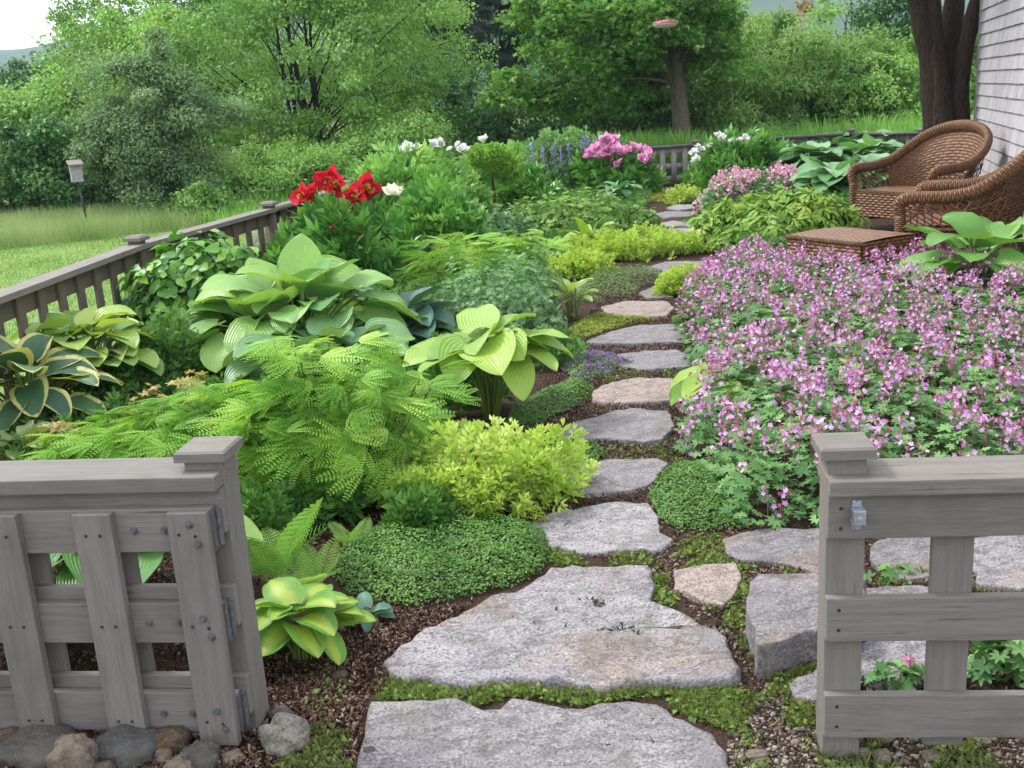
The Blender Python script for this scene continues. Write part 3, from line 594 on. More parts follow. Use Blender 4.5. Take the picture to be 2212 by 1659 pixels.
TL_B = t_dia(.62, .1); TL_N = t_dia(.3, .05); TL_P = combine([(t_dia(.1, .02), rotm('Z', a_) @ rotm('X', e_), (0, 0, 0)) for a_, e_ in ((0, .2), (.5, -.1), (-.5, .1), (1., .3), (-1., 0), (1.5, .1), (-1.5, .3))])
TL_M = combine([(t_dia(.5, .05), rotm('Z', a_) * s_, (0, .12, 0)) for a_, s_ in ((0, .88), (.95, .72), (-.95, .72))])

def tree(name, label, cat, px, Y, top, halfw, base_z, mat, leaf, lsize, nclump, nleaf, trunk=.12, stems=1, bark=None, clump=.55, droop=0., seed=0, lean=0., group=None, front=.65, shape=1., height=None, limb=1., flat=.7, branch_n=16, spread=.45, win=None):
    rs = np.random.RandomState(seed + 100)
    x0 = AT(px, 300, Y)[0]; base = np.array([x0, Y, 0.]); Hh = height or hat(base, top)
    root = empty(name, base, 0, label, cat, group)
    cz, hz = (base_z + Hh) / 2, (Hh - base_z) / 2
    # crown: uneven clumps around limbs
    d = unit(rs.randn(nclump * 3, 3)); d = d[(d[:, 1] < .35) | (rs.rand(len(d)) > front)][:nclump]
    q = .40 + .78 * rs.rand(len(d)) ** .7
    cl = d * q[:, None] * np.array([halfw, halfw * .75, hz]) * (1 + .5 * noise2(d[:, 0], d[:, 2], .8, seed))[:, None]
    cl[:, 0] *= (1 + .25 * (1 - shape) * -cl[:, 2] / hz); cl[:, 2] += cz; cl[:, 0] += lean * (cl[:, 2] / Hh)
    cl = cl[cl[:, 2] > base_z * .6]
    if win:                                                     # boughs part here and the stems show
        pj = cl + base - CAM; wx = CX + FPX * (pj @ RT) / (pj @ FW); wy = CY - FPX * (pj @ UP) / (pj @ FW)
        cl = cl[~((wx > win[0]) & (wx < win[1]) & (wy > win[2]) & (wy < win[3]) & (cl[:, 1] < .5) & (rs.rand(len(cl)) < .8))]
    b = Buf(); cnt = np.maximum(20, nleaf * (.5 + rs.rand(len(cl)))).astype(int); rad = clump * .85 * (.5 + .9 * rs.rand(len(cl)))
    idx = np.repeat(np.arange(len(cl)), cnt); n = len(idx)
    dd = unit(rs.randn(n, 3)) * (rs.rand(n, 1) ** .45); off = dd * rad[idx][:, None] * np.array([1.1, 1.1, flat])
    off[:, 2] -= droop * rad[idx] * np.sum(dd[:, :2] ** 2, 1)
    P = cl[idx] + off
    outw = unit(cl - np.array([0, 0, cz * .8]))[idx]
    nn = unit(unit(dd) * .7 + outw * .4 + UPV * .55 + .55 * unit(rs.randn(n, 3)))
    dr = unit(rs.randn(n, 3)) * .8 + outw * .4 - UPV * (.25 + droop)
    sz = lsize * (.65 + .7 * rs.rand(n)); tone = np.clip(.5 + .22 * rs.randn(len(cl))[idx] + .2 * rs.randn(n), 0, 1)
    ok = P[:, 2] > .05
    b.inst(leaf, (frames(nn, dr) * sz.reshape(-1, 1, 1))[ok], P[ok], tone[ok]); b.build('crown', mat, root)
    # trunk(s) and limbs
    b = Buf(); bark = bark or M_BARK3
    for s in range(stems):
        a = rs.rand() * 6.28; r0 = trunk * 1.0 * (s > 0); sp = halfw * spread * (s > 0 or stems > 1)
        p0 = np.array([r0 * 2 * math.cos(a), r0 * math.sin(a), -.1]); ex = np.array([lean * .7 + sp * math.cos(a), sp * .5 * math.sin(a), base_z + (Hh - base_z) * .8])
        tt = np.linspace(0, 1, 9)[:, None]; path = p0 + (ex - p0) * tt + np.column_stack([noise2(tt[:, 0] * 1.2, tt[:, 0] * 0 + s, .6, seed + s) * trunk * 1.2 * tt[:, 0], noise2(tt[:, 0], tt[:, 0] * 0 + s + 3, .6, seed) * trunk * tt[:, 0], tt[:, 0] * 0])
        rr = trunk * (.35 if stems > 1 and s else .55) * (1 - .8 * tt[:, 0]) * 1.8 / 1.8; rr[0] *= 1.25
        b.tube(path, rr, 9)
        for i in range(int(branch_n / stems)):
            tgt = cl[rs.randint(len(cl))]; f = np.clip((tgt[2] - .9 * abs(tgt[0])) / Hh + rs.rand() * .1 - .1, .18, .85); k = f * 8; i0 = min(7, int(k)); st = path[i0] + (path[i0 + 1] - path[i0]) * (k - i0)
            u = np.linspace(0, 1, 6)[:, None]; mid = (st + tgt) / 2 + np.array([0, 0, .18 * np.linalg.norm(tgt - st)]) + rs.randn(3) * .06
            pp = (1 - u) ** 2 * st + 2 * u * (1 - u) * mid + u * u * tgt
            b.tube(pp, np.linspace(rr[i0] * .42 * limb, .006, 6), 5)
    b.build('trunk', bark, root)
    return root
TG = 'trees beyond the garden fence'
T = lambda *a_, **k: tree(*a_, group=TG, **k)
# left: field edge
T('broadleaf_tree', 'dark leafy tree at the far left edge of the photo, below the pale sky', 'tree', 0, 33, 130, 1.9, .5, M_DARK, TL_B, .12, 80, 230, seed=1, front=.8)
T('broadleaf_tree', 'tall airy tree against the white sky with sky showing through its crown', 'tree', 262, 34, -60, 1.5, 1.6, M_BIRCH, TL_B, .12, 80, 160, seed=2, clump=.55, front=.7)
T('broadleaf_tree', 'round green tree behind the birdhouse', 'tree', 110, 23, 195, 1.5, .2, M_BIRCH, TL_B, .10, 80, 260, seed=3, front=.8)
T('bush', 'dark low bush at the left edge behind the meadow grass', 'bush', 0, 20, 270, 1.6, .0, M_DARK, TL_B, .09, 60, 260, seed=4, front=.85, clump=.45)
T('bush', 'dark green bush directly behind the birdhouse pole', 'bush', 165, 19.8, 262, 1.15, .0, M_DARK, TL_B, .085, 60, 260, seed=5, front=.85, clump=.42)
T('broadleaf_tree', 'grey green bushy tree right of the birdhouse, foliage down to the lawn', 'tree', 335, 18.7, 120, 1.1, .1, M_SAGE, TL_B, .058, 130, 420, seed=6, trunk=.07, stems=3, clump=.38, front=.75, spread=.25)
T('broadleaf_tree', 'mid green tree rising behind the grey green bushy one', 'tree', 420, 31, -70, 2.6, .8, M_BIRCH, TL_B, .11, 100, 230, seed=7, clump=.62, front=.75)
T('birch_tree', 'large light green tree with several slim dark stems behind the red peonies', 'tree', 675, 23.5, -230, 2.9, .5, M_BIRCH, TL_B, .08, 250, 280, seed=8, trunk=.16, stems=5, clump=.52, droop=.4, front=.6, bark=M_BARK, branch_n=44, limb=1.0, spread=.16, win=(600, 745, 40, 300))
T('bush', 'leafy bush under the multi-stemmed tree, left of the red peonies', 'bush', 545, 19.8, 335, 1.2, .0, M_BIRCH, TL_B, .06, 80, 380, seed=9, front=.85, clump=.4)
T('bush', 'light green bramble bush at the lawn edge below the grey green tree', 'bush', 410, 17.8, 415, .7, .0, M_BIRCH, TL_B, .07, 36, 240, seed=10, front=.85, clump=.28)
T('bush', 'green bush behind the white peonies', 'bush', 800, 21.5, 270, 1.7, .0, M_BIRCH, TL_B, .08, 80, 280, seed=11, front=.85, clump=.42)
T('broadleaf_tree', 'tall leafy tree between the multi-stemmed tree and the dark pines', 'tree', 840, 30, -160, 1.7, .5, M_BIRCH, TL_B, .11, 95, 230, seed=12, clump=.6, front=.75)
T('pine_tree', 'dark pine with bare black trunk left of the maple', 'tree', 985, 36, -170, 1.6, 2.6, M_PINE, TL_P, .2, 46, 120, seed=13, trunk=.3, bark=M_BARK, clump=.5, flat=.4, limb=.8)
T('pine_tree', 'dark pine half hidden behind the maple crown', 'tree', 1095, 37, -170, 1.9, 2.0, M_PINE, TL_P, .2, 60, 120, seed=14, trunk=.3, bark=M_BARK, clump=.5, flat=.4, limb=.8)
T('bush', 'green bush filling the gap between the multi-stemmed tree and the pines', 'bush', 930, 27, 110, 1.5, .0, M_DARK, TL_B, .09, 80, 260, seed=41, front=.85, clump=.45)
T('pine_tree', 'slim dark pine trunk with sparse needles between the birch and the maple', 'tree', 1020, 33, -170, 1.0, 2.4, M_PINE, TL_P, .2, 22, 90, seed=33, trunk=.24, bark=M_BARK, clump=.4, flat=.4, limb=.7)
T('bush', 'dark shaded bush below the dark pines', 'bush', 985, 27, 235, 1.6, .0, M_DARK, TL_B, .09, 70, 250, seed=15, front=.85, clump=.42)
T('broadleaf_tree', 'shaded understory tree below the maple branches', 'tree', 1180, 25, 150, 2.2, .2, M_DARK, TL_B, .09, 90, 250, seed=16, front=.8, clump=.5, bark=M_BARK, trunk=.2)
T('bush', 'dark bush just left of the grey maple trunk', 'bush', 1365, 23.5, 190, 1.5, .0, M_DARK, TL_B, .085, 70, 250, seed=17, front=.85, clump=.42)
T('broadleaf_tree', 'leafy tree behind the maple trunk and feeder', 'tree', 1330, 33, -170, 2.8, .8, M_MAPLE, TL_B, .11, 100, 230, seed=18, clump=.62, front=.75)
# right
T('willow_shrub', 'broad pale green willow shrub behind the tall meadow grass', 'bush', 1715, 24, 58, 2.5, .0, M_WILLOW, TL_N, .115, 190, 330, seed=19, trunk=.07, stems=6, clump=.45, droop=.2, front=.65, branch_n=60, limb=1.1)
T('willow_shrub', 'lower pale green shrub between the maple trunk and the willow', 'bush', 1560, 22.5, 150, 1.25, .0, M_WILLOW, TL_N, .105, 80, 300, seed=20, trunk=.05, stems=4, clump=.38, front=.7)
T('bush', 'mid green bush left of the big dark trunk', 'bush', 1905, 23, 105, 1.45, .0, M_BIRCH, TL_B, .08, 95, 260, seed=21, front=.75, clump=.42)
T('slim_tree', 'slim airy young tree against the blue hill', 'tree', 1808, 31, -90, .75, 1.3, M_BIRCH, TL_B, .10, 38, 90, seed=22, trunk=.12, stems=2, clump=.35, front=.3)
T('slim_tree', 'small russet topped tree above the willow shrub', 'tree', 1660, 33, 0, 1.0, 1.2, M_ORANGE, TL_B, .10, 26, 130, seed=23, clump=.4, front=.5)
T('broadleaf_tree', 'tall green tree right of the maple, top cut by the photo edge', 'tree', 1545, 32, 10, 1.4, .8, M_BIRCH, TL_B, .11, 70, 200, seed=24, clump=.55, front=.7)
T('bush', 'bush between the big dark trunk and the house corner', 'bush', 2120, 23, 60, 1.3, .0, M_BIRCH, TL_B, .08, 80, 250, seed=25, front=.75, clump=.42)
T('broadleaf_tree', 'dark green tree left of the big dark trunk, behind the bushes', 'tree', 1950, 30, -20, 1.2, .5, M_DARK, TL_B, .11, 70, 220, seed=26, clump=.55, front=.7)
b = Buf(); rs = np.random.RandomState(77); pts = []
for px_ in np.arange(-80, 2300, 13):
    for _ in range(7):
        Y_ = rs.uniform(38, 46); tp = np.interp(px_, [-80, 60, 160, 300, 430, 1480, 1600, 1950, 2300], [175, 165, 120, 20, -80, -80, 120, 130, 20]) + 25 * math.sin(px_ / 37.) + 14 * math.sin(px_ / 13.); P_ = AT(px_ + rs.uniform(-9, 9), 300, Y_); zt = max(1.2, hat(P_, tp)); pts.append((P_[0], P_[1], rs.uniform(.2, 1) ** .8 * zt))
cl = np.array(pts); idx = np.repeat(np.arange(len(cl)), 62); n_ = len(idx); P = cl[idx] + unit(rs.randn(n_, 3)) * rs.rand(n_, 1) ** .5 * np.array([.75, .75, .55]); P[:, 2] = np.maximum(P[:, 2], .1)
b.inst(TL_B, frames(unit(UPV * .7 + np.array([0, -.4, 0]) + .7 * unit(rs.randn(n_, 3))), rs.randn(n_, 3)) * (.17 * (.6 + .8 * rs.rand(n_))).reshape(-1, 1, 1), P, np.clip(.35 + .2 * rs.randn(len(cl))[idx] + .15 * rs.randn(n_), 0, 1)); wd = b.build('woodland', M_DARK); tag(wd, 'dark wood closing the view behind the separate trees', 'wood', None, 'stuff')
# the maple at the end of the path, its trunk grey and its boughs reaching over the garden
def bez(*P, n=12):
    P = [np.array(p, float) for p in P]; t = np.linspace(0, 1, n)[:, None]
    if len(P) == 3: return (1 - t) ** 2 * P[0] + 2 * t * (1 - t) * P[1] + t * t * P[2]
    return (1 - t) ** 3 * P[0] + 3 * t * (1 - t) ** 2 * P[1] + 3 * t * t * (1 - t) * P[2] + t ** 3 * P[3]
Ym = 21.8
def wp(px, py, Y): return AT(px, py, Y)
mb = wp(1478, 300, Ym); mb[2] = 0
MP = empty('maple_tree', mb, 0, 'maple with a grey trunk and low spreading boughs at the end of the path', 'tree', TG)
b = Buf(); L0 = lambda px, py, Y: AT(px, py, Y) - mb
tr = np.array([(0, 0, -.1), L0(1475, 290, Ym), L0(1468, 220, Ym), L0(1460, 150, Ym), L0(1452, 70, Ym), L0(1450, 0, Ym), L0(1456, -150, Ym), L0(1450, -330, Ym)])
tr = np.concatenate([bez(tr[0], tr[1], tr[2], n=5)[:-1], tr[2:]])
b.tube(tr, np.interp(np.linspace(0, 1, len(tr)), [0, .3, .6, 1], [.24, .185, .14, .05]), 12)
boughs = []
for pts, r0 in ((((1458, 165, Ym), (1432, 110, Ym), (1385, 40, Ym - .4), (1330, -60, Ym - .8)), .07), (((1462, 170, Ym), (1430, 70, Ym), (1330, 95, Ym - 1), (1180, 60, Ym - 2)), .05),
                (((1460, 120, Ym), (1400, 60, Ym), (1280, 0, Ym - 1.2), (1100, -20, Ym - 1.6)), .06), (((1462, 190, Ym), (1420, 150, Ym), (1300, 180, Ym - .8), (1080, 190, Ym - 1.2)), .04),
                (((1455, 60, Ym), (1480, -20, Ym), (1540, -60, Ym - .8), (1560, -90, Ym - 1)), .05), (((1462, 140, Ym), (1490, 90, Ym), (1520, 70, Ym + .3), (1540, 60, Ym - .2)), .03),
                (((1450, 20, Ym), (1380, -60, Ym), (1240, -110, Ym - .6), (1060, -120, Ym)), .05), (((1452, 90, Ym), (1440, 40, Ym - .5), (1420, 20, Ym - 1.2), (1400, 30, Ym - 2)), .035), (((1462, 180, Ym), (1440, 150, Ym + .6), (1360, 120, Ym + 1.4), (1230, 110, Ym + 1.6)), .035)):
    p = bez(*[L0(*q) for q in pts], n=14); b.tube(p, np.linspace(r0, .01, 14), 7); boughs.append(p)
b.build('trunk', M_BARK2, MP)
b = Buf(); twig = Buf(); rs = np.random.RandomState(3); cl = []
for p in boughs:
    for i in range(34):
        t = .15 + .85 * rs.rand() ** .8; k = t * 13; i0 = min(12, int(k)); s_ = p[i0] + (p[i0 + 1] - p[i0]) * (k - i0)
        e = s_ + rs.randn(3) * np.array([.55, .5, .32]) * (1.15 - .5 * t) - np.array([0, 0, .08]); cl.append(e)
        twig.tube(np.array([s_, (s_ + e) / 2 + rs.randn(3) * .04 + [0, 0, .05], e]), [.012, .008, .004], 4)
for i in range(40): cl.append(L0(rs.uniform(1420, 1540), rs.uniform(-80, 70), Ym + rs.uniform(-.7, .8)))
cl = np.array(cl); pj = (cl + mb - CAM); px_ = CX + FPX * (pj @ RT) / (pj @ FW); py_ = CY - FPX * (pj @ UP) / (pj @ FW)
cl = cl[~((px_ > 1395) & (px_ < 1530) & (py_ > 75) & (pj[:, 1] < Ym + .35)) & (py_ < 235)]; cnt = rs.randint(90, 240, len(cl)); idx = np.repeat(np.arange(len(cl)), cnt); n_ = len(idx); dd = unit(rs.randn(n_, 3)) * rs.rand(n_, 1) ** .45
P = cl[idx] + dd * np.array([.42, .42, .2]) * (.6 + .8 * rs.rand(len(cl)))[idx][:, None]; P[:, 2] -= .12 * np.sum(dd[:, :2] ** 2, 1)
nn = unit(dd * .3 + UPV * .8 + .5 * unit(rs.randn(n_, 3))); sz = .105 * (.6 + .7 * rs.rand(n_))
b.inst(TL_M, frames(nn, unit(rs.randn(n_, 3)) - UPV * .35) * sz.reshape(-1, 1, 1), P, np.clip(.5 + .2 * rs.randn(len(cl))[idx] + .2 * rs.randn(n_), 0, 1))
b.build('crown', M_MAPLE, MP); twig.build('twig', M_BARK3, MP)
# big several-stemmed tree by the chairs
Yb = 14.2; bb = wp(2052, 300, Yb); bb[2] = 0
BT = empty('old_tree', bb, 0, 'old tree with several thick dark trunks fused at the base, beside the house', 'tree', TG)
b = Buf(); K0 = lambda px, py, Y: AT(px, py, Y) - bb
for pts, rr in (((K0(2022, 400, Yb) * [1, 1, 0] - [0, 0, .1], K0(2030, 250, Yb), K0(2012, 110, Yb), K0(1985, 10, Yb), K0(1968, -90, Yb), K0(1930, -300, Yb)), (.27, .20, .165, .135, .12, .10)),
                ((K0(2060, 400, Yb + .1) * [1, 1, 0] - [0, 0, .1], K0(2050, 250, Yb + .05), K0(2050, 110, Yb + .1), K0(2062, 0, Yb + .15), K0(2075, -90, Yb + .2), K0(2090, -320, Yb + .3)), (.27, .18, .14, .125, .11, .10)),
                ((K0(2080, 400, Yb - .1) * [1, 1, 0] - [0, 0, .1], K0(2066, 260, Yb - .08), K0(2078, 140, Yb - .1), K0(2098, 50, Yb - .1), K0(2122, -40, Yb - .15), K0(2200, -300, Yb - .3)), (.25, .15, .105, .10, .09, .08)),
                ((K0(2040, 420, Yb - .2) * [1, 1, 0] - [0, 0, .1], K0(2040, 270, Yb - .12), K0(2026, 130, Yb - .12), K0(2018, 20, Yb - .1), K0(2010, -80, Yb - .1), K0(1990, -300, Yb - .5)), (.24, .15, .10, .085, .08, .08))):
    p = np.array(pts); t = np.linspace(0, 1, len(p)); tt = np.linspace(0, 1, 22); q = np.column_stack([np.interp(tt, t, p[:, i]) for i in range(3)])
    for _ in range(2): q[1:-1] = (q[:-2] + 2 * q[1:-1] + q[2:]) / 4
    r_ = np.interp(tt, t, rr) * (1 + .06 * np.sin(tt * 31 + rr[1] * 90)); b.tube(q, r_, 16)
limb = bez((-.2, 0, 3.6), (-1.6, -1.2, 4.9), (-3.0, -2.6, 5.2), (-4.4, -3.4, 4.9), n=12); b.tube(limb, np.linspace(.1, .02, 12), 8)
b.build('trunk', M_BARK, BT)
b = Buf(); rs = np.random.RandomState(5); cl = np.column_stack([rs.uniform(-3.2, 2.6, 70), rs.uniform(-2.6, 2.4, 70), rs.uniform(4.9, 8, 70)]); idx = np.repeat(np.arange(70), 110); n_ = len(idx)
P = cl[idx] + unit(rs.randn(n_, 3)) * rs.rand(n_, 1) ** .5 * np.array([.8, .8, .5]); b.inst(TL_M, frames(unit(UPV + .6 * unit(rs.randn(n_, 3))), rs.randn(n_, 3)) * .14, P); b.build('crown', M_MAPLE, BT)
# humming-bird feeder on a long wire below that tree's reaching limb
n = N('red_plastic'); M_RED = n.bsdf(rgb(176, 42, 62, 1.1), .35, None, .5)
n = N('milky_plastic'); M_MILK = n.bsdf(rgb(230, 224, 216, 1.4), .25, None, .5, 0, .4)
fx = AT(1437, 52, 10.9); FE = empty('bird_feeder', fx, 0, 'saucer shaped hummingbird feeder with a red lid hanging before the maple', 'bird feeder')
def lathe(b, prof, k=28, mat=0):
    pr = np.array(prof); a_ = np.arange(k) * 2 * math.pi / k; V = np.stack([pr[:, None, 0] * np.cos(a_), pr[:, None, 0] * np.sin(a_), np.repeat(pr[:, 1][:, None], k, 1)], -1)
    i, j = np.meshgrid(np.arange(len(pr) - 1), np.arange(k), indexing='ij'); j2 = (j + 1) % k
    b.quads(V.reshape(-1, 3), np.stack([i * k + j, i * k + j2, (i + 1) * k + j2, (i + 1) * k + j], -1).reshape(-1, 4), None, mat)
b = Buf(); lathe(b, [(.122, .004), (.125, .008), (.118, .018), (.085, .028), (.03, .034), (.001, .035)]); b.build('lid', M_RED, FE)
b = Buf(); lathe(b, [(.001, -.034), (.06, -.034), (.10, -.026), (.122, -.004), (.127, .004)]); b.build('dish', M_MILK, FE)
b = Buf()
for k in range(4): a_ = k * math.pi / 2 + .4; b.tube([(.09 * math.cos(a_), .09 * math.sin(a_), .028), (.092 * math.cos(a_), .092 * math.sin(a_), .042)], [.012, .009], 8)
b.build('port', M_RED, FE)
b = Buf(); tip = BT.location + Vector((-4.4, -3.4, 4.9)); b.tube([(-.085, 0, .03), (0, 0, .16), (.085, 0, .03)], .0035, 5); b.tube([(0, 0, .16), (0, 0, .3), (tip.x - fx[0], tip.y - fx[1], tip.z - fx[2])], .0035, 5); b.build('wire', M_NAIL, FE)

# ------------------------------------------------------------------ birdhouse on its pole
n = N('painted_box'); g = n.noise(6, n.mapv(n.obj(), (10, 10, 2)), 5); M_BOX = n.bsdf(n.ramp(g, [(.3, rgb(150, 142, 150, .9)), (.7, rgb(196, 190, 198, .9))]), .8, n.bump(g, .3, .003), .2)
pb = G(193, 502); BH = empty('birdhouse', pb, math.radians(28), 'pale wooden birdhouse on a thin black pole by the meadow grass', 'birdhouse')
tz = hat(pb, 392); tp = np.array([-.05, 0, tz]); b = Buf(); b.tube([(0, 0, -.2), (-.02, 0, tz * .5), tp], .016, 8); b.build('pole', M_NAIL, BH)
h_ = hat(pb, 350) - tz; b = Buf(); s_ = .085
V = [(-s_, -s_, 0), (s_, -s_, 0), (s_, s_, 0), (-s_, s_, 0), (-s_, -s_, h_ - .04), (s_, -s_, h_ - .04), (s_, s_, h_), (-s_, s_, h_)]
b.quads(np.array(V) + tp, [[3, 2, 1, 0], [0, 1, 5, 4], [1, 2, 6, 5], [2, 3, 7, 6], [3, 0, 4, 7], [4, 5, 6, 7]]); b.build('box', M_BOX, BH, False, .004)
b = Buf(); e_ = .112
V = [(-e_, -e_ - .03, h_ - .05), (e_, -e_ - .03, h_ - .05), (e_, e_, h_ + .012), (-e_, e_, h_ + .012)]; V += [(x, y, z + .022) for x, y, z in V]
b.quads(np.array(V) + tp, [[3, 2, 1, 0], [0, 1, 5, 4], [1, 2, 6, 5], [2, 3, 7, 6], [3, 0, 4, 7], [4, 5, 6, 7]]); b.build('roof', M_WX, BH, False, .003)
b = Buf(); b.box((s_ + .001, -.05, h_ * .58), (s_ + .012, .05, h_ * .88)); o = b.build('entrance_plate', flat_mat('russet_plate', rgb(176, 120, 84), .7), BH, False, .002); o.location = Vector(tp)
b = Buf(); b.tube([(s_ + .006, 0, h_ * .73), (s_ + .0135, 0, h_ * .73)], .028, 12); o = b.build('entrance_hole', M_NAIL, BH, False); o.location = Vector(tp)

# ------------------------------------------------------------------ white garden bench glimpsed past the tree
M_WHITE = flat_mat('white_paint', rgb(225, 225, 225, .95), .5, .06, 8)
wb = AT(2098, 260, 18); wb[2] = 0; WB = empty('garden_bench', wb, .5, 'white painted bench glimpsed between the dark trunk and the house corner', 'bench')
b = Buf(); b.box((-.6, -.22, .42), (.6, .22, .46)); b.build('seat', M_WHITE, WB, False, .003)
b = Buf(); b.box((-.6, .2, .82), (.6, .24, .9)); b.box((-.6, .2, .55), (.6, .24, .61))
for k in range(9): b.box((-.55 + .1325 * k, .21, .61), (-.51 + .1325 * k, .23, .82))
b.build('backrest', M_WHITE, WB, False)
for x_ in (-.6, .54):
    for y_ in (-.22, .2): brick_box('leg', (x_, y_ - .001, 0), (x_ + .06, y_ + .045, .42 if y_ < 0 else .95), M_WHITE, WB)
    brick_box('armrest', (x_ - .002, -.24, .62), (x_ + .063, .198, .66), M_WHITE, WB)
# ------------------------------------------------------------------ scatter helpers
def inpoly(P, R):
    x, y = P[:, 0], P[:, 1]; c = np.zeros(len(P), bool); a = R; b_ = np.roll(R, -1, 0)
    for (x1, y1), (x2, y2) in zip(a, b_):
        k = (y1 > y) != (y2 > y); c ^= k & (x < (x2 - x1) * (y - y1) / ((y2 - y1) or 1e-9) + x1)
    return c
def edged(P, R):
    d = np.full(len(P), 1e9)
    for a, b_ in zip(R, np.roll(R, -1, 0)):
        ab = b_ - a; t = np.clip(((P - a) @ ab) / max(ab @ ab, 1e-9), 0, 1); d = np.minimum(d, np.linalg.norm(P - a - t[:, None] * ab, axis=1))
    return d
def gp(px, z=0.): return np.array([G(x, y, z)[:2] for x, y in px])
def fill(R, n, avoid=True, grow=0.):
    lo, hi = R.min(0), R.max(0); out = []; m = 0
    while m < n:
        P = lo + (hi - lo) * RS.rand(n * 2, 2); P = P[inpoly(P, R)]
        if avoid:
            for S in STONES:
                if (S.max(0) < lo).any() or (S.min(0) > hi).any(): continue
                c = S.mean(0); k = inpoly(P, c + (S - c) * (1.0 + grow)); P = P[~k]
        if len(P) == 0: break
        out.append(P); m += len(P)
    return np.concatenate(out)[:n] if out else np.zeros((0, 2))
def matbed(name, label, cat, px, h, n, t, size, mat, up=.7, jit=.5, edge=.12, lum=.25, shell=.5, world=None, mode='cover', avoid=False, seed=0, group=None, kind=None, fr=3., build=True):
    R = np.array(world) if world is not None else gp(px); P = fill(R, n, avoid); e = edged(P, R)
    top = h * np.clip(e / edge, 0, 1) ** .5 * (1 + lum * noise2(P[:, 0], P[:, 1], fr, seed)); z = top * (1 - shell * RS.rand(len(P)) ** 1.5)
    g = .02; nx = noise2(P[:, 0] + g, P[:, 1], fr, seed) - noise2(P[:, 0], P[:, 1], fr, seed); ny = noise2(P[:, 0], P[:, 1] + g, fr, seed) - noise2(P[:, 0], P[:, 1], fr, seed)
    c = R.mean(0); o = P - c; o = o / np.maximum(np.linalg.norm(o, axis=1, keepdims=True), 1e-6) * np.clip(1 - e / edge, 0, 1)[:, None] * .9
    Nn = unit(np.column_stack([-h * lum * nx / g + o[:, 0], -h * lum * ny / g + o[:, 1], np.ones(len(P))]))
    b = Buf(); sz = size * (.65 + .7 * RS.rand(len(P))); P3 = np.column_stack([P, z + .004])
    r = np.clip(.5 + .3 * noise2(P[:, 0], P[:, 1], 1.7, seed + 2) + .25 * RS.randn(len(P)), 0, 1)
    (cover if mode == 'cover' else shoots)(b, t, P3, Nn, sz, up, jit, r=r)
    ob = b.build(name, mat); tag(ob, label, cat, group, kind); return ob, (lambda Q: h * np.clip(edged(Q, R) / edge, 0, 1) ** .5 * (1 + lum * noise2(Q[:, 0], Q[:, 1], fr, seed))), R
def mound(name, label, cat, xc, yb, yt, w, n, t, size, mat, mode='cover', up=.5, jit=.5, dr=.8, lum=.2, shell=.35, root=None, seed=0, rot=0., part='foliage', low=0., group=None, out=.3):
    c, rx, ry, h = spot(xc, yb, yt, w, dr); P, Nn = dome(c, rx, ry, h, n, lum, shell, rot, seed)
    P[:, 2] = low * h + P[:, 2] * (1 - low); P[:, 2] = np.maximum(P[:, 2], .006); b = Buf(); sz = size * (.65 + .7 * RS.rand(n)); r = np.clip(.5 + .3 * noise2(P[:, 0] * 2, P[:, 1] * 2 + P[:, 2], 1, seed) + .25 * RS.randn(n), 0, 1)
    if mode == 'cover': cover(b, t, P, Nn, sz, up, jit, out=out, r=r)
    else: shoots(b, t, P, Nn, sz, up, jit, r=r)
    if root is None: o = b.build(name, mat, None, True, 0, (c[0], c[1], 0)); tag(o, label, cat, group)
    else: root.location = (c[0], c[1], 0); o = b.build(part, mat, root, True, 0, (c[0], c[1], 0)); o.location = (0, 0, 0)
    return o, c, rx, ry, h

# ------------------------------------------------------------------ hostas
HV = np.array([0, .06, .14, .25, .38, .52, .66, .78, .88, .95, 1.]); HW = np.array([.52, .82, .96, 1., .99, .93, .81, .63, .41, .20, .01])
def hosta_leaf(b, base, az, pitch, L, Wd, droop, cup, roll, r, wave=.02, lobe=.16, nu=9, narrow=1.):
    uu = np.linspace(-1, 1, nu); n = len(HV); ph = pitch - droop * HV ** 1.2; ds = np.diff(HV, prepend=0) * L
    rr = np.cumsum(np.cos(ph) * ds); zz = np.cumsum(np.sin(ph) * ds); hw = HW ** narrow * Wd / 2
    U, _ = np.meshgrid(uu, HV); lb = lobe * L * np.abs(U) ** 1.6 * np.clip(1 - HV[:, None] * 2.6, 0, 1) ** 1.5
    nrm = np.stack([-np.sin(ph), np.cos(ph)], -1); tan = np.stack([np.cos(ph), np.sin(ph)], -1)
    lift = cup * hw[:, None] * (np.abs(U) ** 1.7) + wave * L * np.sin(HV[:, None] * 11 + U * 2 + r * 30) * U ** 2
    X = U * hw[:, None] * (1 - .12 * cup * np.abs(U)); Rr = rr[:, None] + nrm[:, :1] * lift - tan[:, :1] * lb; Z = zz[:, None] + nrm[:, 1:] * lift - tan[:, 1:] * lb
    cr, sr = math.cos(roll), math.sin(roll); X, Z = X * cr - Z * sr * .0 + (-sr) * 0, Z + X * sr
    ca, sa = math.cos(az), math.sin(az)
    V = np.stack([base[0] + Rr * ca - X * sa, base[1] + Rr * sa + X * ca, base[2] + Z], -1)
    q = np.arange(n * nu).reshape(n, nu); Q = np.stack([q[:-1, :-1], q[1:, :-1], q[1:, 1:], q[:-1, 1:]], -1).reshape(-1, 4)[:, ::-1]
    A = np.stack([U, np.repeat(HV[:, None], nu, 1), np.full_like(U, r)], -1); b.quads(V.reshape(-1, 3), Q, A.reshape(-1, 3))
M_PET = flat_mat('leaf_stalk', rgb(140, 168, 84, .6), .5, .2, 10)
HG = 'hosta clumps in the beds'
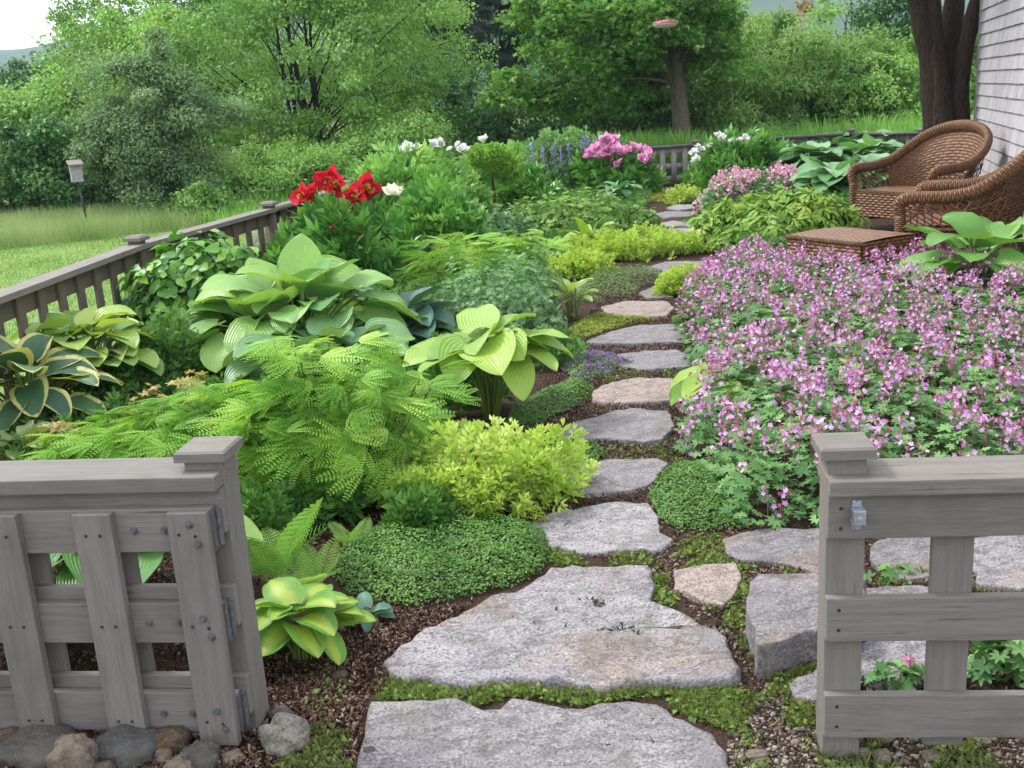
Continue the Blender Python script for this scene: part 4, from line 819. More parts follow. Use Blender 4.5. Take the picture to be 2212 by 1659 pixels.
def hosta(name, label, xc, yb, yt, w, n, L, mat, wr=.78, droop=(.7, .85), pitch=(-.2, .75), cup=.26, bh=(.42, .80), dr=.85, seed=0, th=80, stalk=M_PET, narrow=1., lobe=.16, wave=.02, extra=()):
    """shingled dome of heart leaves on stalks"""
    rs = np.random.RandomState(seed + 40); c, rx, ry, h = spot(xc, yb, yt, w, dr); root = empty(name, (c[0], c[1], 0), 0, label, 'hosta', HG)
    b, s = Buf(), Buf(); az0 = rs.rand() * 6.28; sy = ry / rx
    for i in range(n):
        t = (i + .5) / n; az = az0 + i * 2.39996 + rs.randn() * .2; th_ = math.radians(th) * (1 - t) ** .72; q = th_ / math.radians(th)
        l = L * (.78 + .35 * rs.rand()); p = pitch[1] + (pitch[0] - pitch[1]) * q + rs.randn() * .16; dp = droop[1] + (droop[0] - droop[1]) * q + rs.randn() * .18
        br = max(.03, rx - l * .72) * math.sin(th_) / math.sin(math.radians(th)) + .015; bz = h * (bh[0] + (bh[1] - bh[0]) * math.cos(th_)) * (1 + .06 * rs.randn())
        base = np.array([br * math.cos(az), br * sy * math.sin(az), bz])
        hosta_leaf(b, base, az + rs.randn() * .25, p, l, l * wr * (1 + .08 * rs.randn()), dp, cup * (1 + .35 * rs.randn()), rs.randn() * .22, float(rs.rand()), wave, lobe, narrow=narrow)
        f0 = np.array([.03 * math.cos(az), .03 * math.sin(az), 0]); s.tube(bez(f0, f0 * .5 + np.array([br * .3 * math.cos(az), br * .3 * sy * math.sin(az), bz * .75]), base, n=6), np.linspace(.008, .005, 6) * (L / .3) ** .5, 5)
    for az, br, bf_, p, dp, l, wr_ in extra:
        base = np.array([br * math.cos(az), br * math.sin(az), bf_ * h]); hosta_leaf(b, base, az, p, l, l * wr_, dp, .12, .03, .75, .01, lobe); s.tube(bez((0, 0, 0), base * [.3, .3, .7], base, n=6), np.linspace(.009, .006, 6), 5)
    b.build('foliage', mat, root); s.build('stalk', stalk, root); return root
g_ = .62
H_GIANT = hosta_mat('hosta_green_gold', rgb(104, 160, 98, g_), rgb(158, 200, 104, g_), ribs=7, rough=.34)
H_BG = hosta_mat('hosta_glaucous', rgb(84, 134, 96, .62), rgb(136, 178, 116, .62), ribs=7, rough=.3, trans=.22)
H_BLUE = hosta_mat('hosta_blue', rgb(58, 102, 88, g_), rgb(96, 138, 116, g_), ribs=7, rough=.36, trans=.18)
H_GOLD = hosta_mat('hosta_gold', rgb(126, 172, 88, g_), rgb(182, 206, 106, g_), ribs=6, rough=.36)
H_LIME = hosta_mat('hosta_lime', rgb(118, 168, 70, g_), rgb(170, 204, 92, g_), ribs=6, rough=.34)
H_VAR = hosta_mat('hosta_variegated', rgb(54, 96, 72, g_), rgb(88, 128, 84, g_), edge=rgb(208, 208, 132, g_), thr=.74, ribs=8)
H_YEL = hosta_mat('hosta_yellow_centre', rgb(96, 156, 62, g_), rgb(122, 172, 70, g_), inner=rgb(174, 198, 78, g_), ribs=9, rough=.36)
H_SMALLBLUE = hosta_mat('hosta_small_blue', rgb(96, 138, 120, g_), rgb(120, 158, 136, g_), ribs=5)
H_FAR = hosta_mat('hosta_blue_green', rgb(88, 142, 98, .7), rgb(138, 186, 124, .7), ribs=7, rough=.32, trans=.22)
H_FRONT = hosta_mat('hosta_mid_green', rgb(98, 154, 78, .68), rgb(140, 188, 100, .68), ribs=8, rough=.34)
H_OLIVE = hosta_mat('hosta_olive', rgb(92, 124, 58, g_), rgb(128, 150, 70, g_), ribs=5)
hosta('hosta', 'huge green and gold hosta in the middle of the left bed, largest leaves of all', 665, 862, 575, 580, 50, .34, H_GIANT, .98, seed=1, bh=(.40, .78), extra=((1.45, .12, .72, 1.28, .12, .40, .84), (2.4, .2, .7, .9, .3, .36, .84)))
hosta('hosta', 'bluish green hosta low in front of the huge green and gold one', 715, 905, 690, 420, 32, .27, H_BG, .95, seed=17)
hosta('hosta', 'dark blue hosta half hidden right of the huge green and gold one', 880, 800, 650, 210, 20, .28, H_BLUE, .84, seed=3)
hosta('hosta', 'lime hosta on long bare stalks between fern and path', 1065, 955, 702, 350, 20, .30, H_LIME, .82, seed=4, droop=(.65, .8), pitch=(-.1, .5), bh=(.72, .88), cup=.2)
hosta('hosta', 'cream edged blue green hosta at the left photo edge', 85, 985, 748, 340, 26, .30, H_VAR, .70, seed=5)
hosta('hosta', 'gold hosta by the fence, behind the cream edged one', 212, 915, 664, 360, 56, .21, H_GOLD, .95, seed=6)
hosta('hosta', 'small yellow centred hosta in the mulch beside the gate post', 665, 1478, 1278, 250, 24, .135, H_YEL, .82, seed=7, cup=.2)
hosta('hosta', 'tiny blue grey hosta right of the yellow centred one', 795, 1368, 1308, 92, 12, .055, H_SMALLBLUE, .85, seed=8)
hosta('hosta', 'hosta seen through the upper gaps of the open gate', 275, 1455, 1080, 600, 50, .22, H_GIANT, .9, seed=9, bh=(.62, .92))
hosta('hosta', 'dull olive hosta above the gate rail at the left edge', 75, 1075, 925, 230, 26, .12, H_OLIVE, .86, seed=10)
hosta('hosta', 'small yellow green hosta by the moss patch', 1238, 702, 602, 108, 13, .16, H_GOLD, .56, seed=11, pitch=(.2, 1.1))
hosta('hosta', 'pale green hosta poking out of the pink geraniums by the path', 1545, 905, 800, 210, 10, .22, H_LIME, .62, seed=12)
hosta('hosta', 'large ribbed green hosta in front of the near wicker chair', 2110, 690, 482, 330, 18, .42, H_FRONT, .72, seed=13)
hosta('hosta', 'bright green hosta rising among the far pink flowers', 1608, 435, 376, 110, 16, .25, H_LIME, .7, seed=14)
for i, (x_, yb_, yt_, w_) in enumerate(((1765, 412, 308, 180), (1880, 405, 296, 190), (1800, 380, 286, 160), (1935, 378, 287, 160), (1722, 385, 316, 120), (1800, 452, 352, 160), (1895, 445, 340, 130))):
    hosta('hosta', ('blue green hosta in the far bed, left front of its patch', 'blue green hosta in the far bed nearest the far wicker chair', 'blue green hosta at the back of the far bed below the fence post', 'blue green hosta at the back of the far bed beside the big trunk', 'low blue green hosta at the left end of the far patch', 'blue green hosta spilling down towards the golden bleeding hearts', 'blue green hosta tucked beside the arm of the far wicker chair')[i], x_, yb_, yt_, w_, 32, .42, H_FAR, .82, seed=20 + i)
hosta('hosta', 'small hosta beside the far end of the path, below the pink peonies', 1335, 445, 392, 100, 18, .24, H_FAR, .74, seed=30)
hosta('hosta', 'green hosta leaf rosette between pale ferns and the golden mound', 1275, 560, 492, 130, 11, .26, H_LIME, .5, seed=31, pitch=(.2, 1.2))

# ------------------------------------------------------------------ ferns
P_MAID = t_pinnate(12, ln=.15, droop=.22)
def t_fan(arms=9):
    it = []
    for i in range(arms):
        a = math.radians(-46 + 92 * i / (arms - 1)); s = (.6 + .4 * math.cos(a * 1.1)) * RS.uniform(.9, 1.05)
        it.append((P_MAID, rotm('Z', -a) @ rotm('X', RS.uniform(-.15, .12)) * s, (0, 0, 0)))
    return combine(it)
FAN = t_fan(5)
M_FERN = leaf_mat('maidenhair_leaf', [rgb(98, 152, 56, .74), rgb(140, 190, 74, .74), rgb(184, 216, 104, .74)], .55, .42, .3, .6, 5)
M_STEM = flat_mat('black_stalk', rgb(44, 32, 28), .5, .2, 10)
def fernmass(label, xc, yb, yt, w, n, size, flow, seed, dr=.8, group='maidenhair ferns'):
    root = empty('maidenhair_fern', (0, 0, 0), 0, label, 'fern', group); c, rx, ry, h = spot(xc, yb, yt, w, dr); P, Nn = dome(c, rx, ry, h, n, .22, .4, 0, seed); P[:, 2] = .12 * h + .88 * P[:, 2]
    sg = np.where(RS.rand(n) < .62, 1., -1.)[:, None]; b = Buf(); d = unit(Nn * np.array([1, 1, .1]) * .35 + sg * np.array(flow) + .55 * rvec(n)); d[:, 2] = d[:, 2] * .6 - .1 * (P[:, 2] / h < .5); nn = unit(UPV * .8 + Nn * .8 + .5 * rvec(n)); sz = size * (.7 + .6 * RS.rand(n))
    b.inst(FAN, frames(nn, d) * sz.reshape(-1, 1, 1), P, np.clip(.45 + .3 * RS.randn(n), 0, 1)); root.location = (c[0], c[1], 0)
    o = b.build('frond', M_FERN, root, True, 0, (c[0], c[1], 0)); o.location = (0, 0, 0)
    s = Buf()
    for i in range(0, n, 3):
        q = P[i] - [c[0], c[1], 0]; f = np.array([q[0] * .45, q[1] * .45, 0]); s.tube(bez(f, (f + q) / 2 + [0, 0, .06], q, n=5), np.linspace(.0028, .0016, 5), 4)
    s.build('stalk', M_STEM, root); return root
fernmass('large maidenhair fern spilling to the right, behind the gate post', 745, 1140, 742, 500, 560, .142, (-.85, -.55, 0), 1)
fernmass('maidenhair fern in the middle of the fern mass, above the open gate', 480, 1120, 850, 430, 430, .138, (-.85, -.5, 0), 2)
fernmass('low maidenhair fern at the left end of the fern mass', 275, 1105, 905, 280, 240, .135, (-.9, -.45, 0), 3)
fernmass('pale fern clump below the red peonies', 1000, 640, 497, 230, 110, .22, (-.6, -.5, 0), 4)
fernmass('pale fern clump left of the golden mound', 1130, 600, 503, 190, 95, .2, (-.6, -.6, 0), 5)
_mini = t_pinnate(9, ln=.2, droop=.1)
def t_lacy(n=14, droop=.35):
    it = []
    for k in range(n):
        y = .12 + .86 * (k + .5) / n; s = .25 * math.sin(math.pi * (.18 + .8 * (k + .5) / n)) + .015
        for sg in (-1, 1): it.append((_mini, rotm('Z', -sg * math.radians(70)) @ rotm('Y', sg * .15) * s, (0, y, -droop * y * y)))
    V = [(-.006, 0, 0), (.006, 0, 0), (.004, .5, -droop * .25), (-.004, .5, -droop * .25), (.002, 1, -droop), (-.002, 1, -droop)]
    it.append((tpl(V, [(0, 1, 2, 3), (3, 2, 4, 5)]), np.eye(3), (0, 0, 0))); return combine(it)
SW = t_lacy(); M_SWORD = leaf_mat('fern_leaf', [rgb(110, 162, 70, .74), rgb(146, 192, 92, .74), rgb(184, 214, 128, .74)], .5, .4)
def swordfern(label, xc, yb, yt, w, n, seed):
    rs = np.random.RandomState(seed); c, rx, ry, h = spot(xc, yb, yt, w, .8); b = Buf(); az = np.arange(n) * 2.4 + rs.rand(n) * .5
    el = rs.uniform(.75, 1.4, n); d = np.stack([np.cos(az) * np.cos(el), np.sin(az) * np.cos(el), np.sin(el)], -1); nn = np.stack([-np.cos(az) * np.sin(el), -np.sin(az) * np.sin(el), np.cos(el)], -1)
    nn = -nn * 0 + np.stack([-np.cos(az) * np.sin(el), -np.sin(az) * np.sin(el), np.cos(el)], -1)
    b.inst(SW, frames(nn, d) * (h * 1.02 * rs.uniform(.55, 1.05, n)).reshape(-1, 1, 1), np.column_stack([c[0] + rs.randn(n) * .02, c[1] + rs.randn(n) * .02, np.zeros(n) + .01]), rs.rand(n))
    o = b.build('fern', M_SWORD, None, True, 0, (c[0], c[1], 0)); tag(o, label, 'fern', 'small upright ferns')
swordfern('small upright fern with pale fronds just right of the gate post', 600, 1290, 1050, 170, 8, 1)
swordfern('little fern between the gate post and the thyme mat', 690, 1300, 1150, 150, 7, 2)
swordfern('low fern in front of the thyme mat, above the yellow centred hosta', 640, 1330, 1210, 190, 7, 3)
swordfern('young fern at the dark foot of the large maidenhair fern', 760, 1200, 1120, 90, 8, 4)

# ------------------------------------------------------------------ mats and mounds along the path
y_ = .62
M_THYME = leaf_mat('thyme_leaf', [rgb(66, 108, 48, y_), rgb(94, 142, 62, y_), rgb(128, 172, 86, y_)], .55, .25, .3, .7, 9)
M_THYME2 = leaf_mat('grey_thyme_leaf', [rgb(84, 116, 62, y_), rgb(112, 140, 84, y_), rgb(140, 164, 108, y_)], .6, .25, .3, .7, 9)
M_MOSS = leaf_mat('moss', [rgb(110, 136, 40, y_), rgb(142, 160, 54, y_), rgb(170, 180, 78, y_)], .7, .2, .2, .8, 8)
M_OREG = leaf_mat('golden_leaf', [rgb(146, 188, 76, .7), rgb(184, 212, 98, .7), rgb(220, 234, 146, .72)], .5, .38, .3, .5, 6)
M_OREG2 = leaf_mat('lime_leaf', [rgb(148, 190, 72, .7), rgb(182, 212, 90, .7), rgb(212, 230, 128, .72)], .5, .38, .3, .5, 6)
TG2 = 'creeping mats beside the stones'
matbed('thyme_mat', 'dense green thyme mat left of the large boulder slab', 'thyme', [(712, 1240), (740, 1195), (800, 1160), (880, 1140), (1000, 1130), (1120, 1140), (1180, 1160), (1188, 1200), (1170, 1240), (1110, 1268), (1040, 1285), (990, 1300), (900, 1312), (820, 1305), (760, 1290)], .085, 17000, D_ROUND, .0105, M_THYME, .8, .6, .10, .25, .5, seed=1, fr=4, group=TG2)
matbed('thyme_mat', 'green thyme mat right of the path under the geraniums', 'thyme', [(1402, 1075), (1420, 1030), (1460, 1005), (1530, 1010), (1580, 1050), (1620, 1110), (1600, 1145), (1540, 1150), (1470, 1148), (1425, 1125)], .062, 8000, D_ROUND, .0105, M_THYME, .8, .6, .10, .3, .5, seed=2, fr=4, group=TG2)
matbed('thyme_mat', 'dark thyme mat right of the long stalked lime hosta', 'thyme', [(1090, 925), (1110, 880), (1200, 838), (1260, 822), (1285, 845), (1270, 868), (1200, 900), (1130, 932)], .06, 6000, D_ROUND, .012, M_THYME, .8, .6, .10, .25, .5, seed=3, group=TG2)
matbed('thyme_mat', 'small dark thyme mat between two stones below the wide grey stone', 'thyme', [(1195, 985), (1230, 955), (1290, 962), (1310, 985), (1260, 1005), (1225, 1012)], .04, 2500, D_ROUND, .011, M_THYME, .8, .6, .08, .25, .5, seed=4, group=TG2)
matbed('thyme_mat', 'grey green thyme cushion above the reddish stone', 'thyme', [(1240, 640), (1265, 606), (1320, 592), (1390, 590), (1440, 596), (1440, 612), (1385, 622), (1370, 640), (1300, 655), (1255, 655)], .10, 5500, D_OVAL, .017, M_THYME2, .5, .7, .14, .25, .5, seed=5, group=TG2)
matbed('moss_mat', 'yellow green moss patch between the reddish and grey stones', 'moss', [(1228, 715), (1250, 690), (1300, 680), (1390, 688), (1420, 694), (1370, 700), (1310, 714), (1265, 732), (1235, 735)], .03, 6000, D_ROUND, .012, M_MOSS, .9, .5, .08, .3, .5, seed=6, group=TG2)
matbed('thyme_mat', 'far grass green mat left of the bend in the path', 'thyme', [(1462, 482), (1500, 466), (1560, 460), (1600, 480), (1560, 500), (1500, 492)], .04, 3000, D_OVAL, .03, M_THYME, .6, .6, .15, .2, .5, seed=7, group=TG2)
matbed('thyme_mat', 'small mat by the farthest stones at the gate', 'thyme', [(1390, 440), (1400, 420), (1470, 416), (1470, 436)], .07, 1500, D_OVAL, .035, M_MOSS, .6, .6, .15, .2, .5, seed=8, group=TG2)
po = matbed('thyme_mat', 'purple flowering thyme patch beside the grey stone', 'thyme', [(1210, 800), (1235, 775), (1275, 764), (1330, 772), (1370, 788), (1340, 800), (1310, 815), (1250, 825)], .05, 3500, D_ROUND, .012, M_THYME, .8, .6, .10, .25, .5, seed=9, group=TG2)
M_PURP = petal_mat('purple_petal', rgb(140, 92, 168, .8), rgb(186, 140, 212, .8)); M_LIL = petal_mat('lilac_petal', rgb(176, 120, 176, .8), rgb(214, 168, 214, .85))
P = fill(po[2], 1500, False); P = P[noise2(P[:, 0], P[:, 1], 2.5, 4) > -.35]; b = Buf(); k = len(P); b.inst(D_ROUND, frames(unit(UPV + .9 * rvec(k)), rvec(k)) * (.013 * (.6 + .7 * RS.rand(k))).reshape(-1, 1, 1), np.column_stack([P, po[1](P) + .012 * RS.rand(k)]))
b.build('flower', M_PURP, po[0])
mound('golden_oregano', 'large golden oregano mound in front of the big fern', 'oregano', 1050, 1145, 962, 395, 1300, S_LANCE, .066, M_OREG, 'shoots', .7, .6, .75, .42, .55, seed=1, group='golden foliage mounds', low=.04)
mound('golden_oregano', 'long golden mound curving beside the upper path', 'oregano', 1365, 566, 514, 300, 1500, S_SMALL, .085, M_OREG2, 'shoots', .6, .6, .55, .3, .4, seed=2, group='golden foliage mounds')
mound('golden_oregano', 'golden clump at the left end of the long golden mound', 'oregano', 1255, 606, 562, 140, 600, S_SMALL, .09, M_OREG2, 'shoots', .5, .5, .7, .2, .4, seed=3, group='golden foliage mounds')
mound('golden_oregano', 'low golden clump at the edge of the geranium bed', 'oregano', 1485, 642, 596, 110, 600, S_SMALL, .08, M_OREG2, 'shoots', .5, .5, .7, .2, .4, seed=4, group='golden foliage mounds')
mound('golden_oregano', 'small golden tuft at the far bend of the path', 'oregano', 1478, 443, 416, 62, 260, S_SMALL, .10, M_OREG, 'shoots', .5, .5, .8, .2, .4, seed=5, group='golden foliage mounds')
M_BOX2 = leaf_mat('boxwood_leaf', [rgb(66, 112, 50, .74), rgb(98, 146, 70, .74), rgb(140, 180, 104, .74)], .45, .25, .4)
mound('boxwood', 'small dark boxwood bush between the gold and huge hostas', 'shrub', 388, 870, 692, 112, 1100, S_ROUND, .055, M_BOX2, 'shoots', .5, .5, .9, .2, .5, seed=6)
M_HEU = leaf_mat('caramel_leaf', [rgb(150, 168, 84, y_), rgb(186, 176, 104, y_), rgb(206, 160, 120, y_)], .55, .35)
for i, (x_, yb_, yt_, w_) in enumerate(((330, 940, 842, 190), (430, 925, 815, 120), (160, 1040, 915, 120))):
    mound('coral_bells', ('caramel leaved coral bells peeping over the fern mass', 'peach leaved coral bells beside the huge hosta', 'yellow green coral bells beside the olive hosta')[i], 'coral bells', x_, yb_, yt_, w_, 150, PALM5, .07, M_HEU, 'cover', .6, .5, .8, .2, .3, seed=10 + i)
# shaded understory between the clumps of the left bed
M_UNDER = leaf_mat('understory_leaf', [rgb(60, 104, 48, .72), rgb(88, 138, 64, .72), rgb(126, 172, 92, .72)], .5, .3)
for i, (x_, yb_, yt_, w_, lb_) in enumerate(((275, 900, 800, 170, 'low leafy plant between the cream edged hosta and the boxwood'), (905, 1165, 1100, 70, 'small green sprouts in the dark gap under the big fern'), (1000, 905, 800, 150, 'dark leafy plant behind the long stalked lime hosta'))):
    mound('leafy_plant', lb_, 'plant', x_, yb_, yt_, w_, 130, S_LANCE, .09, M_UNDER, 'shoots', .8, .5, .8, .2, .5, seed=20 + i)
for i, (x_, y_b, y_t, w_, k, lb_) in enumerate(((560, 1200, 1090, 150, 130, 'low leafy plant just behind the gate post'), (700, 1150, 1060, 170, 150, 'low leafy plant under the right side of the big fern'), (420, 1010, 940, 240, 160, 'leafy sprouts filling the bed between coral bells and the fern'), (600, 905, 830, 170, 140, 'leafy sprouts in front of the huge hosta'), (330, 890, 800, 150, 120, 'leafy sprouts under the boxwood'), (1190, 800, 745, 120, 120, 'low sprouts left of the purple thyme'), (1000, 830, 740, 160, 140, 'dark sprouts between the blue hosta and the lime hosta'))):
    mound('leafy_plant', lb_, 'plant', x_, y_b, y_t, w_, k, S_LANCE, .085, M_UNDER, 'shoots', .9, .6, .8, .25, .5, seed=60 + i)
M_HYD = leaf_mat('broad_leaf', [rgb(50, 100, 40, .74), rgb(80, 140, 52, .74), rgb(138, 188, 82, .74)], .42, .32, .45, .5, 4)
L_BROAD = t_leaf(.72, 4, .12, .35, .7)
hy = empty('hydrangea', (0, 0, 0), 0, 'broad leaved hydrangea bush along the brown fence', 'shrub')
o_, c_, rx_, ry_, h_ = mound('', '', '', 468, 795, 522, 390, 2200, L_BROAD, .085, M_HYD, 'cover', .6, .55, .6, .25, .35, hy, 7)
M_CREAM = petal_mat('cream_petal', rgb(240, 238, 214, 1.1), rgb(252, 250, 228, 1.2)); M_WHITEP = petal_mat('white_petal', rgb(236, 236, 230, 1.1), rgb(252, 252, 250, 1.2))
M_REDP = petal_mat('red_petal', rgb(186, 16, 38, 1.), rgb(232, 48, 70, 1.15)); M_PINKP = petal_mat('pink_petal', rgb(230, 136, 192, 1.2), rgb(250, 200, 228, 1.3)); M_PALEPINK = petal_mat('pale_pink_petal', rgb(236, 196, 200, .88), rgb(250, 226, 226, .9))
M_YELC = flat_mat('yellow_stamen', rgb(214, 176, 70), .6, .2, 60)
L_PETAL = t_leaf(.95, 4, .22, -.35, .62)
def blossom(par, org, P, R, mat, rng, face=(0, -.4, 1), name='blossom', open_=.6, n=26, centre=None):
    """ruffled double flower facing the given way"""
    P = np.asarray(P, float); b = Buf(); ax = unit(np.array(face, float) + .35 * rng.randn(3)); k = n
    th = np.arange(k) * 2.4 + rng.rand(k) * .5; lay = np.linspace(1, .15, k) ** .8
    t1 = unit(np.cross(ax, [.3, .2, .9])); t2 = np.cross(ax, t1); rd = np.cos(th)[:, None] * t1 + np.sin(th)[:, None] * t2
    d = unit(rd * (lay * open_ * 1.6 + .15)[:, None] + ax * (1.05 - .85 * lay)[:, None] + .22 * rng.randn(k, 3)); nn = unit(ax * .8 - rd * (1 - lay)[:, None] + .3 * rng.randn(k, 3))
    b.inst(L_PETAL, frames(nn, d) * (R * (.75 + .35 * rng.rand(k)) * (.55 + .45 * lay)).reshape(-1, 1, 1), np.repeat(P[None], k, 0) + rd * R * .06, rng.rand(k))
    if centre is not None:
        c = rvec(30); b.inst(D_ROUND, frames(unit(c + ax), c) * R * .22, np.repeat(P[None] + ax * R * .25, 30, 0) + c * R * .12, None, 1)
    return b.build(name, [mat, centre] if centre is not None else mat, par, True, 0, org)
def flowers(root, specs, mat, dist, R, name='blossom', face=(-.1, -.5, .8), open_=.6, n=26, centre=None, stem=True, foot=None):
    """specs: picture places of the flower heads, at their real depth"""
    rng = np.random.RandomState(len(specs) * 7 + int(R * 1000)); loc = np.array(root.location); sb = Buf()
    for s in specs:
        x, y = s[:2]; k = s[2] if len(s) > 2 else 1.; Y = dist + rng.uniform(-.25, .25); P = AT(x, y, Y)
        o = blossom(root, P, P, R * k, mat, rng, face, name, open_, n, centre); o.location = Vector(P - loc)
        f = np.array([loc[0] + (P[0] - loc[0]) * .5, loc[1] + (P[1] - loc[1]) * .5 + .05, max(.05, P[2] - .55)]); sb.tube(bez(f - loc, (f + P) / 2 - loc + [0, 0, .1], P - loc, n=6), np.linspace(.006, .004, 6), 5)
    if stem: sb.build('flower_stalk', M_PET, root)
M_PEON = leaf_mat('peony_leaf', [rgb(60, 112, 48, .78), rgb(90, 148, 64, .78), rgb(140, 188, 98, .78)], .33, .3, .6, .5, 4)
M_PEON2 = leaf_mat('light_peony_leaf', [rgb(84, 138, 60, .76), rgb(118, 170, 80, .76), rgb(160, 204, 112, .76)], .42, .32, .4, .5, 3)
rp = empty('red_peony', (0, 0, 0), 0, 'peony bush with big floppy red blossoms beside the fence', 'peony', 'peony bushes')
o_, c_, rx_, ry_, h_ = mound('', '', '', 755, 640, 462, 270, 420, S_PEONY, .25, M_PEON, 'shoots', .8, .5, .8, .25, .5, rp, 8)
L_FLOP = t_leaf(.8, 5, .1, .1, .65)
flowers(rp, [(712, 396, 1.1), (726, 404, .9), (692, 410, .9), (790, 408, 1.05), (768, 424, .9), (802, 418, .9), (660, 428, 1.0), (678, 420, .75), (774, 442, .7)], M_REDP, rp.location.y - .1, .155, 'blossom', (-.1, -.75, .45), 1.1, 12, M_YELC)
flowers(rp, [(852, 420, 1.0)], M_CREAM, rp.location.y, .12, 'blossom', (0, -.6, .7), .6, 26)
flowers(rp, [(720, 492, 1.), (777, 507, .9)], M_REDP, rp.location.y - .5, .04, 'bud', (0, -.3, 1), .2, 12, stem=False)
wpn = empty('white_peony', (0, 0, 0), 0, 'white flowered peony bush in the middle distance of the left bed', 'peony', 'peony bushes')
mound('', '', '', 895, 535, 348, 230, 620, S_PEONY, .26, M_PEON2, 'shoots', .8, .5, .7, .25, .5, wpn, 9)
flowers(wpn, [(881, 318, 1.0), (902, 322, 1.0), (862, 330), (848, 338, .8), (935, 312, .8), (952, 309, .8), (998, 326, 1.05), (1046, 303, .8), (922, 332, .7), (872, 340, .8), (972, 324, .6), (838, 350, .7), (990, 312, .5)], M_WHITEP, wpn.location.y, .10)
pp = empty('pink_peony', (0, 0, 0), 0, 'bright pink peony bush beside the far gate', 'peony', 'peony bushes')
mound('', '', '', 1330, 430, 345, 170, 420, S_PEONY, .30, M_PEON, 'shoots', .8, .5, .8, .25, .5, pp, 10)
flowers(pp, [(1310, 306, 1.1), (1328, 304), (1290, 322), (1312, 326, 1.1), (1335, 328, 1.15), (1358, 330, 1.15), (1380, 330, 1.1), (1400, 338), (1345, 342), (1375, 346), (1320, 340), (1395, 328, .9), (1278, 330, .8), (1366, 320, .9), (1300, 338, .9), (1388, 344, .9), (1352, 326, .9), (1270, 342, .8), (1330, 350, .9), (1405, 346, .8)], M_PINKP, pp.location.y - .3, .14)
wr_ = empty('white_peony', (0, 0, 0), 0, 'white peony bush in front of the far fence, right of the gate', 'peony', 'peony bushes')
mound('', '', '', 1600, 415, 315, 200, 560, S_PEONY, .30, M_PEON, 'shoots', .8, .5, .7, .25, .5, wr_, 11)
flowers(wr_, [(1552, 296, 1.1), (1560, 300), (1500, 330), (1515, 326), (1505, 345, 1.1), (1535, 318), (1598, 306), (1608, 300, 1.1), (1618, 328), (1570, 362, .8), (1508, 318, .8), (1582, 306, .8)], M_WHITEP, wr_.location.y - .3, .095)
# middle distance perennials of the left bed
M_LADY = leaf_mat('lady_mantle_leaf', [rgb(104, 150, 74, y_), rgb(132, 178, 86, y_), rgb(172, 204, 104, y_)], .55, .35, .3, .7, 3)
M_COLUM = leaf_mat('columbine_leaf', [rgb(78, 122, 82, y_), rgb(112, 158, 104, y_), rgb(150, 190, 128, y_)], .55, .3, .3, .7, 4)
M_CAT = leaf_mat('catmint_leaf', [rgb(100, 144, 84, .78), rgb(130, 172, 106, .78), rgb(162, 198, 134, .78)], .6, .3)
M_BLUEF = petal_mat('blue_petal', rgb(140, 144, 184, 1.), rgb(176, 180, 212, 1.)); M_SILV = leaf_mat('silver_leaf', [rgb(150, 166, 146, .75), rgb(178, 192, 172, .75), rgb(202, 212, 196, .75)], .75, .2, .2)
MG = 'leafy perennials of the left bed'
mound('columbine', 'blue green columbine mound right of the huge hosta', 'columbine', 1065, 770, 568, 350, 2600, PALM5, .05, M_COLUM, 'cover', .6, .55, .75, .22, .5, seed=30, group=MG)
mound('columbine', 'airy columbine mound behind the moss patch and small hosta', 'columbine', 1150, 700, 535, 170, 900, PALM5, .05, M_COLUM, 'cover', .6, .55, .75, .3, .5, seed=31, group=MG)
mound('lady_mantle', 'large yellow green lady mantle mound in the middle of the left bed', 'perennial', 1230, 520, 418, 310, 2600, PALM5, .085, M_LADY, 'cover', .6, .5, .6, .22, .45, seed=32, group=MG)
mound('lady_mantle', 'small yellow green mound at the left edge of the upper path', 'perennial', 1385, 505, 448, 90, 500, PALM5, .07, M_LADY, 'cover', .6, .5, .8, .22, .45, seed=70, group=MG)
mound('lady_mantle', 'lady mantle mound left of the large one, below the clipped topiary', 'perennial', 1075, 560, 455, 200, 1500, PALM5, .08, M_COLUM, 'cover', .6, .5, .6, .22, .45, seed=33, group=MG)
mound('bellflower', 'leafy dark perennial between the red peony and the topiary', 'perennial', 945, 590, 448, 170, 360, S_LANCE, .2, M_PEON, 'shoots', .8, .5, .8, .22, .5, seed=34, group=MG)
mound('bellflower', 'mid green perennial behind the cream blossom', 'perennial', 915, 560, 400, 200, 460, S_LANCE, .22, M_PEON2, 'shoots', .8, .5, .7, .22, .5, seed=35, group=MG)
mound('bellflower', 'light green perennial in front of the white flowered peony', 'perennial', 965, 500, 388, 150, 420, S_LANCE, .22, M_PEON2, 'shoots', .8, .5, .7, .22, .5, seed=36, group=MG)
mound('bellflower', 'bushy perennial beyond the red blossoms along the fence', 'perennial', 845, 565, 385, 140, 420, S_LANCE, .2, M_PEON2, 'shoots', .8, .5, .7, .22, .5, seed=37, group=MG)
mound('bellflower', 'leafy perennial behind the topiary', 'perennial', 1090, 430, 352, 190, 420, S_LANCE, .26, M_PEON2, 'shoots', .8, .5, .7, .22, .5, seed=38, group=MG)
mound('bellflower', 'dark leafy perennial at the foot of the hydrangea and red peony', 'perennial', 640, 680, 575, 170, 320, S_LANCE, .16, M_HYD, 'shoots', .8, .5, .7, .22, .5, seed=39, group=MG)
mound('bellflower', 'small leafy perennial right of the topiary stem', 'perennial', 1130, 470, 392, 130, 260, S_LANCE, .2, M_PEON, 'shoots', .8, .5, .7, .22, .5, seed=40, group=MG)
ct = empty('catmint', (0, 0, 0), 0, 'tall bluish green catmint with blue flower spikes', 'catmint', MG)
